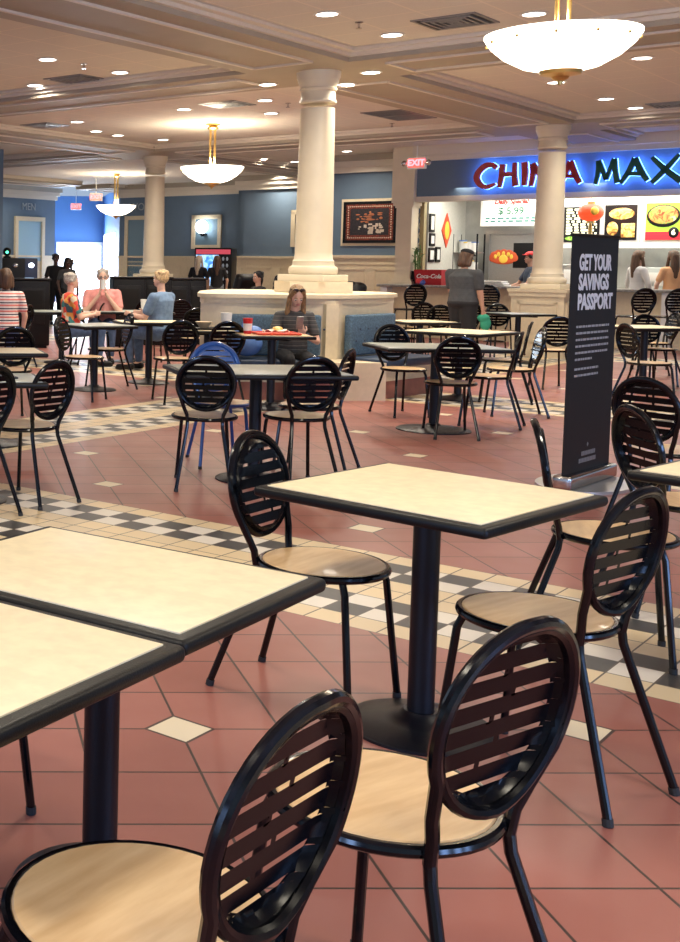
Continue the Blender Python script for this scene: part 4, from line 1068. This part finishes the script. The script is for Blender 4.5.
# ---------------------------------------------------------------- tableware
def cup(loc, label, r, h, mt, band=None, name='paper_cup'):
    t = thing(name, label, 'cup', loc)
    MB().lathe([(r*.75, 0), (r, h), (r*1.06, h+.004), (r*.95, h), (r*.7, .01)], 22).build('cup_body', mt, t)
    if band: MB().lathe([(r*.80, h*.2), (r*.92, h*.68), (r*.935, h*.68), (r*.815, h*.2)], 22, cap=False).build('printed_band', band, t)
    return t
zt = .738
redc = mat('cup_red', (.62, .02, .03), .4); trayr = mat('tray_red', (.70, .07, .03), .4)
cupx = at_y(249, 322, 11.78)
cup((2.72, 11.8, zt), 'red and white drink cup on the table of the woman with the phone', .048, .15, redc, white)
t = thing('food_tray', 'red plastic tray before the woman with the phone', 'tray', (2.98, 11.72, zt), 0)
b = MB(); b.bbox(-.21, .21, -.15, .15, 0, .012, .005); b.build('tray_floor', trayr, t)
b = MB(); b.tube([(-.21, -.15, .014), (.21, -.15, .014), (.21, .15, .014), (-.21, .15, .014)], .009, 8, closed=True); b.build('tray_rim', trayr, t)
t = thing('food_wrapper', 'crumpled pale food wrapper on the red tray', 'wrapper', (2.98, 11.72, zt+.014)); b = MB()
vs = []; N = 9
for i in range(N):
    for j in range(N): vs.append((-.12+.24*i/(N-1), -.08+.16*j/(N-1), .004+random.uniform(0, .035)))
b.add(vs, [(i*N+j, (i+1)*N+j, (i+1)*N+j+1, i*N+j+1) for i in range(N-1) for j in range(N-1)]); b.build('paper', mat('wrap_paper', (.8, .72, .6), .6), t)
MB().ell((.02, .01, .045), (.05, .035, .02)).build('food', fried, t)
pb = tbl_bowl.location
t = thing('soup_bowl', 'pale paper bowl on a dark tray beside the white cup', 'bowl', (pb.x-.05, pb.y-.02, zt+.016)); MB().lathe([(.04, 0), (.085, .06), (.09, .065), (.08, .06), (.035, .008)], 24).build('bowl_body', mat('bowl_paper', (.75, .6, .4), .5), t)
t = thing('food_tray', 'dark tray under the pale paper bowl', 'tray', (pb.x-.05, pb.y-.02, zt), 0); MB().bbox(-.19, .19, -.14, .14, 0, .015, .005).build('tray_floor', dark, t); MB().tube([(-.19, -.14, .013), (.19, -.14, .013), (.19, .14, .013), (-.19, .14, .013)], .006, 6, closed=True).build('tray_rim', dark, t)
cup((pb.x+.19, pb.y, zt), 'large white paper cup right of the pale bowl', .06, .17, white)
p = at_z(132, 311, .735)
cup((p.x-.32, p.y+.12, zt), 'white cup by the hands of the pink shirt woman', .05, .15, white)
cup((p.x+.18, p.y+.1, zt), 'white cup with a lid before the blue shirt woman', .045, .16, white)
p = at_z(14, 378, .735)
t = thing('newspaper', 'folded dark newspaper on the table at the left edge', 'newspaper', (p.x-.25, p.y, zt), .2); MB().bbox(-.25, .25, -.14, .14, 0, .012, .004).build('folded_pages', mat('newsprint', (.10, .12, .17), .6, noise=.6, nscale=25), t); MB().box(-.2, .05, -.1, .05, .0125, .0135).build('front_photo', mat('newsphoto', (.5, .5, .5), .6, noise=.4, nscale=30), t)
# ---------------------------------------------------------------- people
def capsule(b, p0, r0, p1, r1, n=12):
    p0, p1 = Vector(p0), Vector(p1)
    b.tube([p0, p0.lerp(p1, .33), p0.lerp(p1, .66), p1], [r0, r0*.67+r1*.33, r0*.33+r1*.67, r1], n)
    b.ell(p0, (r0, r0, r0), n, 8); b.ell(p1, (r1, r1, r1), n, 8)
def fuse(b, name, mt, parent, voxel, sm=3):
    me = bpy.data.meshes.new('tmp'); me.from_pydata(b.v, [], b.f)
    bm = bmesh.new(); bm.from_mesh(me); bmesh.ops.remove_doubles(bm, verts=bm.verts, dist=1e-5); bmesh.ops.recalc_face_normals(bm, faces=bm.faces); bm.to_mesh(me); bm.free()
    o = bpy.data.objects.new('tmp', me); C.objects.link(o)
    r = o.modifiers.new('r', 'REMESH'); r.mode = 'VOXEL'; r.voxel_size = voxel
    q = o.modifiers.new('s', 'SMOOTH'); q.factor = .5; q.iterations = sm
    dg = bpy.context.evaluated_depsgraph_get(); m2 = bpy.data.meshes.new_from_object(o.evaluated_get(dg))
    bpy.data.objects.remove(o); bpy.data.meshes.remove(me)
    m2.name = name; m2.materials.clear(); m2.materials.append(mt)
    for p in m2.polygons: p.use_smooth = True
    o = bpy.data.objects.new(name, m2); C.objects.link(o); o.parent = parent; return o
def hand(b, w, d, palm_n, side, curl=.9):
    """w wrist, d pointing direction, palm_n direction the palm faces, side +1/-1 which side the thumb is on"""
    d = Vector(d).normalized(); pn = Vector(palm_n); pn = (pn-d*pn.dot(d)).normalized(); s_ = d.cross(pn)*side
    w = Vector(w); R3 = Matrix((s_, d, pn)).transposed()
    b.ell(w+d*.045, (.040, .050, .016), 14, 10, R3)
    for i, L in enumerate((.072, .080, .074, .058)):
        base = w+d*.082+s_*(.028-.019*i); a = curl*(.5+.1*i)
        d1 = (d*cos(a*.5)+pn*sin(a*.5)); d2 = (d*cos(a*1.5)+pn*sin(a*1.5))
        k = base+d1*L*.5; capsule(b, w+d*.05+s_*(.026-.017*i), .0095, base, .009, 8); capsule(b, base, .009, k, .0085, 8); capsule(b, k, .0085, k+d2*L*.5, .007, 8)
    t0 = w+d*.025+s_*.028; t1 = t0+(s_*.8+d*.6+pn*.3).normalized()*.04; capsule(b, t0, .012, t1, .0105, 8); capsule(b, t1, .0105, t1+(d*.8+pn*.6).normalized()*.032, .008, 8)
skins = {'light': mat('skin_light', (.68, .42, .31), .5, noise=.03), 'tan': mat('skin_tan', (.50, .28, .19), .5, noise=.03), 'dark': mat('skin_dark', (.10, .05, .035), .5, noise=.03)}
eyew = mat('eye_white', (.8, .8, .78), .3); eyed = mat('eye_dark', (.03, .02, .02), .2); lipm = mat('lip', (.50, .18, .16), .5)
def person(label, x, y, face, sit, top, bottom, hairm, style, skin='light', arms=None, pitch=0., turn=0., S=1., sleeve='short', voxel=.010, z=0., lean=0., pants=True, build_=1., legs=None, shoe=None):
    """face: world heading in degrees the person looks along"""
    t = thing('person', label, 'person', (x, y, z), radians(face)-pi/2); t.scale = (S, S, S)
    sk = skins[skin]; b = MB(); tp = MB(); bt = MB()
    pz = .55 if sit else .93; L = lambda z_: Vector((0, sin(lean)*(z_-pz), cos(lean)*(z_-pz)+pz))
    P = lambda x_, y_, h: L(pz+h)+Vector((x_, y_, 0))
    B = build_
    tor = [(.0, 0, .155*B, .115*B), (.10, .01, .150*B, .110*B), (.20, .01, .140*B, .105*B), (.30, .01, .150*B, .11*B), (.38, .0, .155*B, .105*B), (.44, -.01, .14, .085)]
    fine = []
    for i in range(len(tor)-1):
        for k in range(3): fine.append(tuple(tor[i][c]*(1-k/3)+tor[i+1][c]*k/3 for c in range(4)))
    tor = fine+[tor[-1]]
    for h, yy, rx, ry in tor:
        b.ell(P(0, yy, h), (rx-.006, ry-.006, .07), 18, 10); tp.ell(P(0, yy, h), (rx+.012, ry+.012, .073), 18, 10)
    capsule(b, P(0, -.01, .44), .055, P(0, .015, .555), .05)
    sh = [P(s*.165*B, -.005, .43) for s in (-1, 1)]
    for s in sh: capsule(tp, P(0, -.01, .44), .070, s, .062)
    arms = arms or [((-.26, .02, .17), (-.24, .10, -.06)), ((.26, .02, .17), (.24, .10, -.06))]
    for i, s in enumerate((-1, 1)):
        e, w = arms[i][0], arms[i][1]; e = P(*e); w = P(*w)
        capsule(b, sh[i], .047*B**.5, e, .037*B**.5); capsule(b, e, .037*B**.5, w, .025)
        if sleeve == 'short': capsule(tp, sh[i], .058*B**.6, sh[i].lerp(e, .66), .056*B**.6)
        elif sleeve == 'long': capsule(tp, sh[i], .062*B, e, .050*B); capsule(tp, e, .050*B, e.lerp(w, .92), .034)
        dd = (w-e).normalized(); pn = Vector(arms[i][2]) if len(arms[i]) > 2 else Vector((-s, .2, 0))
        hand(b, w, dd if len(arms[i]) < 4 else Vector(arms[i][3]), pn, 1 if len(arms[i]) < 5 else arms[i][4])
    for i, s in enumerate((-1, 1)):
        h_ = Vector((s*.085, 0, pz-.02))
        if sit: k = Vector((s*.12, .43, .52)); a = Vector((s*.12, .40, .09))
        else: k = Vector((s*.095, .03, .50)); a = Vector((s*.10, -.01, .09))
        if legs: k, a = Vector(legs[i][0]), Vector(legs[i][1])
        for q, ex in ((b, 0), (bt, .014)):
            if q is bt and not pants:
                capsule(q, h_, .092*B+ex, h_.lerp(k, .65), .075*B+ex); continue
            capsule(q, h_, .088*B+ex, k, .056*B+ex*.8); capsule(q, k, .055*B+ex*.8, a.lerp(k, .1) if q is bt else a, .038+ex)
        f = Vector((a.x*1.1, a.y+.14, .035)) if a.z < .2 else a+Vector((0, .12, -.05))
        capsule(b, a, .036, f, .028)
        so = MB(); capsule(so, a-Vector((0, .03, .035)), .046, f+Vector((0, .02, .008)), .04); so.ell(f+Vector((0, 0, -.015)), (.042, .08, .02), 12, 8)
        fuse(so, 'shoe', shoe or dark, t, .012, 2)
    bt.ell((0, 0, pz), (.165*B, .125*B, .10), 18, 10)
    H = Matrix.Translation(P(0, .02, .56)) @ Matrix.Rotation(turn, 4, 'Z') @ Matrix.Rotation(-pitch, 4, 'X')
    b.M = H
    b.ell((0, -.005, .125), (.072, .092, .095), 20, 14); b.ell((0, .030, .075), (.056, .060, .072), 18, 12); b.ell((0, .055, .030), (.034, .032, .024), 12, 8)
    b.ell((0, .094, .078), (.011, .020, .013), 10, 8); b.tube([(0, .088, .115), (0, .102, .082)], [.007, .010], 8)
    for s in (-1, 1): b.ell((s*.074, -.005, .085), (.010, .020, .030), 10, 8)
    capsule(b, (0, -.01, -.01), .052, (0, -.005, .06), .05)
    b.M = Matrix.Identity(4)
    fuse(b, 'body', sk, t, voxel, 2)
    fuse(tp, 'top', top, t, voxel*1.1, 3); fuse(bt, 'trousers' if pants else 'shorts', bottom, t, voxel*1.2, 3)
    for s in (-1, 1):
        e = MB(); e.M = H; e.ell((s*.030, .078, .100), (.014, .009, .008), 10, 8); eo = e.build('eye', eyew, t)
        e = MB(); e.M = H; e.ell((s*.030, .086, .100), (.007, .003, .007), 10, 8); e.build('iris', eyed, eo)
        e = MB(); e.M = H; e.tube([(s*.045, .078, .121), (s*.030, .087, .126), (s*.014, .088, .122)], .004, 6); e.build('eyebrow', hairm, t)
    e = MB(); e.M = H; e.ell((0, .088, .045), (.024, .009, .0075), 12, 8); e.build('lips', lipm, t)
    h = MB(); h.M = H
    h.ell((0, -.022, .140), (.086, .098, .098), 20, 14)
    for s in (-1, 1):
        if style == 'long':
            capsule(h, (s*.045, .045, .195), .03, (s*.078, .010, .10), .024); capsule(h, (s*.078, .005, .10), .026, (s*.088, .035, -.10), .032); capsule(h, (s*.088, .035, -.10), .032, (s*.080, .055, -.24), .018)
        elif style == 'bob':
            capsule(h, (s*.045, .045, .195), .03, (s*.078, -.01, .10), .028); capsule(h, (s*.078, -.01, .10), .032, (s*.075, -.02, .0), .038)
        elif style == 'short': capsule(h, (s*.05, .035, .185), .03, (s*.078, -.02, .11), .022)
    if style == 'long': capsule(h, (0, -.07, .12), .07, (0, -.08, -.08), .078); capsule(h, (0, -.08, -.08), .078, (0, -.10, -.24), .045)
    if style == 'bob': capsule(h, (0, -.06, .12), .075, (0, -.055, .02), .075)
    if style == 'short':
        for k in range(10): a = k*.63; h.ell((.06*cos(a), -.03+.06*sin(a), .185+.01*sin(3*k)), (.032, .032, .03), 10, 8)
    fuse(h, 'hair', hairm, t, voxel, 2)
    return t, H
def striped(name, c1, c2, c3, n, axis='Z'):
    m = bpy.data.materials.new(name); m.use_nodes = True; nt = m.node_tree; bs = nt.nodes['Principled BSDF']; bs.inputs['Roughness'].default_value = .8
    tc = nt.nodes.new('ShaderNodeTexCoord'); sp = nt.nodes.new('ShaderNodeSeparateXYZ'); nt.links.new(tc.outputs['Object'], sp.inputs[0])
    z = X(nt, sp.outputs['XYZ'.index(axis)])*n; f = z.fr(); c = mixc(nt, f.lt(.30), c1, c2); c = mixc(nt, (f-.6).ab().lt(.10), c, c3); nt.links.new(c, bs.inputs['Base Color']); return m
def floral(name):
    m = bpy.data.materials.new(name); m.use_nodes = True; nt = m.node_tree; bs = nt.nodes['Principled BSDF']; bs.inputs['Roughness'].default_value = .8
    tc = nt.nodes.new('ShaderNodeTexCoord'); v = nt.nodes.new('ShaderNodeTexVoronoi'); v.inputs['Scale'].default_value = 14; nt.links.new(tc.outputs['Object'], v.inputs['Vector'])
    r = nt.nodes.new('ShaderNodeValToRGB'); r.color_ramp.interpolation = 'CONSTANT'; sp = nt.nodes.new('ShaderNodeSeparateColor'); nt.links.new(v.outputs['Color'], sp.inputs[0]); nt.links.new(sp.outputs[0], r.inputs[0])
    for i, (p_, cc) in enumerate(((0, (.75, .08, .05)), (.28, (.75, .65, .45)), (.5, (.05, .25, .25)), (.7, (.8, .35, .08)), (.85, (.06, .10, .12)))):
        if i > 1: r.color_ramp.elements.new(p_)
        r.color_ramp.elements[i].position = p_; r.color_ramp.elements[i].color = (*cc, 1)
    nt.links.new(r.outputs[0], bs.inputs['Base Color']); return m
hb_ = mat('hair_brown', (.10, .05, .025), .55, noise=.3, nscale=60, stretch=(1, 1, .1)); hbl = mat('hair_dark_blond', (.30, .18, .08), .5, noise=.35, nscale=80, stretch=(1, 1, .1)); hblack = mat('hair_black', (.012, .010, .010), .5)
hgrey = mat('hair_grey', (.42, .38, .33), .6, noise=.2, nscale=50); hblond = mat('hair_blond', (.55, .38, .20), .6, noise=.3, nscale=50); hpale = mat('hair_pale', (.62, .50, .36), .6, noise=.2, nscale=50)
charc = striped('charcoal_stripe', (.045, .045, .045), (.055, .055, .055), (.13, .12, .11), 22); blackc = mat('black_cloth', (.012, .012, .014), .85); greyc = mat('dark_grey_cloth', (.055, .06, .065), .85, noise=.1)
stripew = striped('coral_stripe', (.78, .70, .66), (.70, .22, .18), (.03, .03, .05), 13); flor = floral('floral_cloth'); pinkc = mat('pink_cloth', (.72, .30, .27), .8, noise=.08); bluec = mat('chambray', (.15, .24, .38), .8, noise=.12); jean = mat('denim', (.06, .10, .2), .8, noise=.15)
wht = mat('pale_cloth', (.55, .55, .55), .8); peach = mat('peach_cloth', (.75, .42, .22), .8)

# seated woman with the phone
WX, WY = 3.40, 12.66
t, H = person('woman with sunglasses on her hair looking down at a phone on the blue bench', WX, WY, -93, True, charc, blackc, hbl, 'long', 'light',
    arms=[((-.24, .10, .16), (-.04, .27, .24), (0, -1, .3), (.25, .25, .8), -1), ((.27, .16, .17), (.20, .42, .25), (0, 0, -1), (-.1, 1, -.1), 1)], pitch=.42, turn=.05, voxel=.0062, z=-.06, lean=.14, S=.96)
g = MB(); g.M = H
for s in (-1, 1): g.ell((s*.036, .060, .205), (.032, .012, .022), 14, 8)
g.tube([(-.08, -.01, .19), (-.06, .055, .208), (.06, .055, .208), (.08, -.01, .19)], .005, 6); g.build('sunglasses', eyed, t)['label'] = 'dark sunglasses pushed up on the hair'
t.name = 'person'
def tolocal(lx, ly, lz, heading, ox, oy, oz): a = radians(heading)-pi/2; return Vector((ox+lx*cos(a)-ly*sin(a), oy+lx*sin(a)+ly*cos(a), oz+lz))
q = tolocal(.005, .345, .905, -93, WX, WY, -.08); t = thing('phone', 'grey phone held up in the hand of the seated woman', 'phone', q, radians(-3))
b = MB(); b.M = Matrix.Rotation(.35, 4, 'X'); b.bbox(-.036, .036, -.005, .005, -.072, .072, .004); b.m(steel); b.build('phone_body', None, t)
b = MB(); b.M = Matrix.Rotation(.35, 4, 'X'); b.box(-.031, .031, .0051, .0058, -.063, .063); b.build('screen', eyed, t)
q = tolocal(.19, .53, .80, -93, WX, WY, -.08); t = thing('french_fry', 'single fry held between the fingers over the red tray', 'food', q, 0); MB().tube([(0, 0, -.06), (.005, 0, .04)], .007, 6).build('fry_body', mat('fry', (.75, .5, .15), .6), t)
t = thing('plastic_bag', 'crumpled blue shopping bag on the bench left of the seated woman', 'bag', (2.90, 12.60, .46)); b = MB(); bm_ = mat('blue_bag', (.12, .25, .60), .4)
b.ell((0, 0, .13), (.17, .12, .14), 18, 12); b.ell((.06, -.04, .24), (.10, .07, .08), 14, 10); b.ell((-.08, 0, .22), (.07, .07, .09), 14, 10); fuse(b, 'bag_body', bm_, t, .014, 2)
b = MB(); b.tube([(-.06, 0, .28), (-.04, 0, .36), (.03, 0, .37), (.06, 0, .29)], .008, 6); b.build('handle', bm_, t)

t, H = person('standing person in a dark grey shirt and dark cap wiping a table', 6.98, 17.0, 28, False, greyc, blackc, hb_, 'bob', 'tan', arms=[((-.25, .04, .17), (-.22, .16, -.04)), ((.26, .04, .16), (.27, .10, -.10))], pitch=.25, S=.97, build_=1.5)
g = MB(); g.M = H; g.ell((0, -.015, .185), (.092, .105, .055), 18, 10); g.ell((0, .09, .175), (.065, .06, .012), 14, 6); fuse(g, 'cap', blackc, t, .010, 2)
hpos = Vector((6.98, 17.0, 0)); a = radians(28)-pi/2
q = tolocal(.26, .12, .70, 28, 6.98, 17.0, 0); t = thing('green_cloth', 'green cleaning cloth hanging from the standing person hand', 'cloth', q); b = MB(); b.ell((0, 0, 0), (.09, .05, .06), 14, 10); b.ell((.03, 0, -.08), (.08, .04, .10), 14, 10); fuse(b, 'cloth_body', mat('green_cloth', (.03, .30, .18), .8), t, .012, 2)

person('seated woman from behind in a coral and white striped shirt, brown hair', .42, 15.6, 95, True, stripew, jean, hb_, 'bob', 'light', S=1.0, build_=1.15, sleeve='short')
person('seated older woman in a bright floral shirt with pale curly hair', 1.32, 16.3, 12, True, flor, jean, hgrey, 'short', 'light', arms=[((-.24, .08, .16), (-.12, .33, .20)), ((.24, .08, .16), (.12, .33, .20))], S=.96, build_=1.15)
t, H = person('seated woman in a pink shirt drinking from a cup held to her mouth', 1.86, 17.2, -95, True, pinkc, jean, hgrey, 'short', 'light', arms=[((-.25, .14, .16), (-.05, .20, .42), (1, 0, 0), (.2, .2, 1), 1), ((.25, .14, .16), (.05, .20, .42), (-1, 0, 0), (-.2, .2, 1), 1)], S=1.0, build_=1.25)
g = MB(); g.M = H
for s in (-1, 1): g.tube([(s*.03+.02*cos(k*.63), .092, .10+.016*sin(k*.63)) for k in range(10)], .003, 5, closed=True)
g.tube([(-.012, .094, .103), (.012, .094, .103)], .003, 5); g.build('eyeglasses', eyed, t)
q = tolocal(0, .24, 1.05, -95, 1.86, 17.2, 0); cup(q, 'white paper cup held to the pink shirt woman mouth', .042, .13, white)
person('seated blond woman in a short sleeved blue chambray shirt turned to the left', 2.46, 15.6, 140, True, bluec, jean, hblond, 'short', 'light', arms=[((-.25, .10, .16), (-.20, .34, .20)), ((.25, .10, .16), (.15, .35, .20))], S=1.0, build_=1.3)
person('standing person in black raising one hand before the bright doors', 1.86, 27.2, -80, False, blackc, blackc, hblack, 'short', 'dark', arms=[((-.33, .10, .30), (-.36, .20, .52), (0, 1, 0), (0, .1, 1), 1), ((.25, .03, .17), (.22, .12, -.05))], S=.94)
person('standing person in dark grey beside the one raising a hand', 2.06, 26.3, -70, False, greyc, blackc, hblack, 'bob', 'dark', S=.89)
person('standing girl with long pale hair in black facing the vending machine', 5.38, 28.6, 60, False, blackc, greyc, hpale, 'long', 'light', S=.94)
person('standing girl with long reddish hair, black shirt and grey trousers at the vending machine', 5.74, 28.2, 80, False, blackc, mat('grey_trousers', (.22, .24, .26), .8), hb_, 'long', 'light', S=.94)
t, H = person('cook with a red cap and navy shirt working behind the counter', 10.99, 23.57, 175, False, navy, blackc, hblack, 'short', 'tan', arms=[((-.24, .14, .16), (-.12, .36, .10)), ((.24, .14, .16), (.12, .36, .10))], S=1.0)
g = MB(); g.M = H; g.ell((0, -.01, .185), (.092, .105, .06), 18, 10); g.ell((0, .09, .175), (.065, .07, .012), 14, 6); fuse(g, 'cap', mat('cap_red', (.6, .03, .03), .7), t, .010, 2)
person('woman with long brown hair in a pale grey shirt behind the counter', 12.36, 22.24, 10, False, wht, blackc, hb_, 'long', 'light', S=1.02, sleeve='long')
person('woman with long brown hair in a peach shirt at the right edge behind the counter', 12.77, 21.8, 80, False, peach, blackc, hb_, 'long', 'light', S=1.02)
person('seated man with short dark hair beside the massage chairs', 5.30, 22.2, 200, True, blackc, blackc, hblack, 'short', 'tan', S=.97)
# ---------------------------------------------------------------- light
w = bpy.data.worlds.new('world'); bpy.context.scene.world = w; w.use_nodes = True
bg = w.node_tree.nodes['Background']; bg.inputs[0].default_value = (.60, .76, 1.0, 1); bg.inputs[1].default_value = .42
def area(name, loc, target, sx, sy, e, col):
    l = bpy.data.lights.new(name, 'AREA'); l.shape = 'RECTANGLE'; l.size = sx; l.size_y = sy; l.energy = e; l.color = col
    o = bpy.data.objects.new(name, l); C.objects.link(o); o.location = loc
    o.rotation_euler = (Vector(target)-Vector(loc)).to_track_quat('-Z', 'Y').to_euler()
for k in range(3):
    area('assumed_blue_light_right', (9-1.9*k, -2.6-.6*k, 1.9), (2, 5, .6), .9, 2.2, 88, (.30, .50, 1.))  # assumed blue light out of view on the right, added for chair highlights
for k in range(2):
    area('assumed_blue_light_left', (-6+1.9*k, -1.8-.8*k, 1.9), (1.5, 4, .6), .9, 2.2, 75, (.35, .55, 1.))  # matching assumed blue light from the unseen left side, no window modelled there
for q in ((-1.5, 1.5), (2.5, 1.2), (.8, 4.6), (4.5, 4.2), (-1.5, 6.), (1.0, -1.5)):
    area('near_fill_light', (q[0], q[1], ZS-.05), (q[0], q[1], 0), .6, .6, 40, (1, .90, .72))  # warm fill added at soffit height to brighten the near area, no fixture modelled
area('kitchen_ceiling_light', uv(U(520, 24.7), 24.7, zf0+.15), uv(U(520, 24.7), 24.7, 0), 3, 1.3, 62, (1, .96, .86))
area('kitchen_ceiling_light', uv(U(650, 24.7), 24.7, zf0+.15), uv(U(650, 24.7), 24.7, 0), 3, 1.3, 62, (1, .96, .86))
area('entrance_daylight', ((hx0+hx1)/2, yh-.3, 1.4), (3.5, 20, .3), 2., 2.2, 260, (.75, .88, 1.))
s = bpy.context.scene
s.view_settings.view_transform = 'Standard'; s.view_settings.look = 'None'; s.view_settings.gamma = 1; s.view_settings.use_curve_mapping = False
s.view_settings.exposure = 0.58
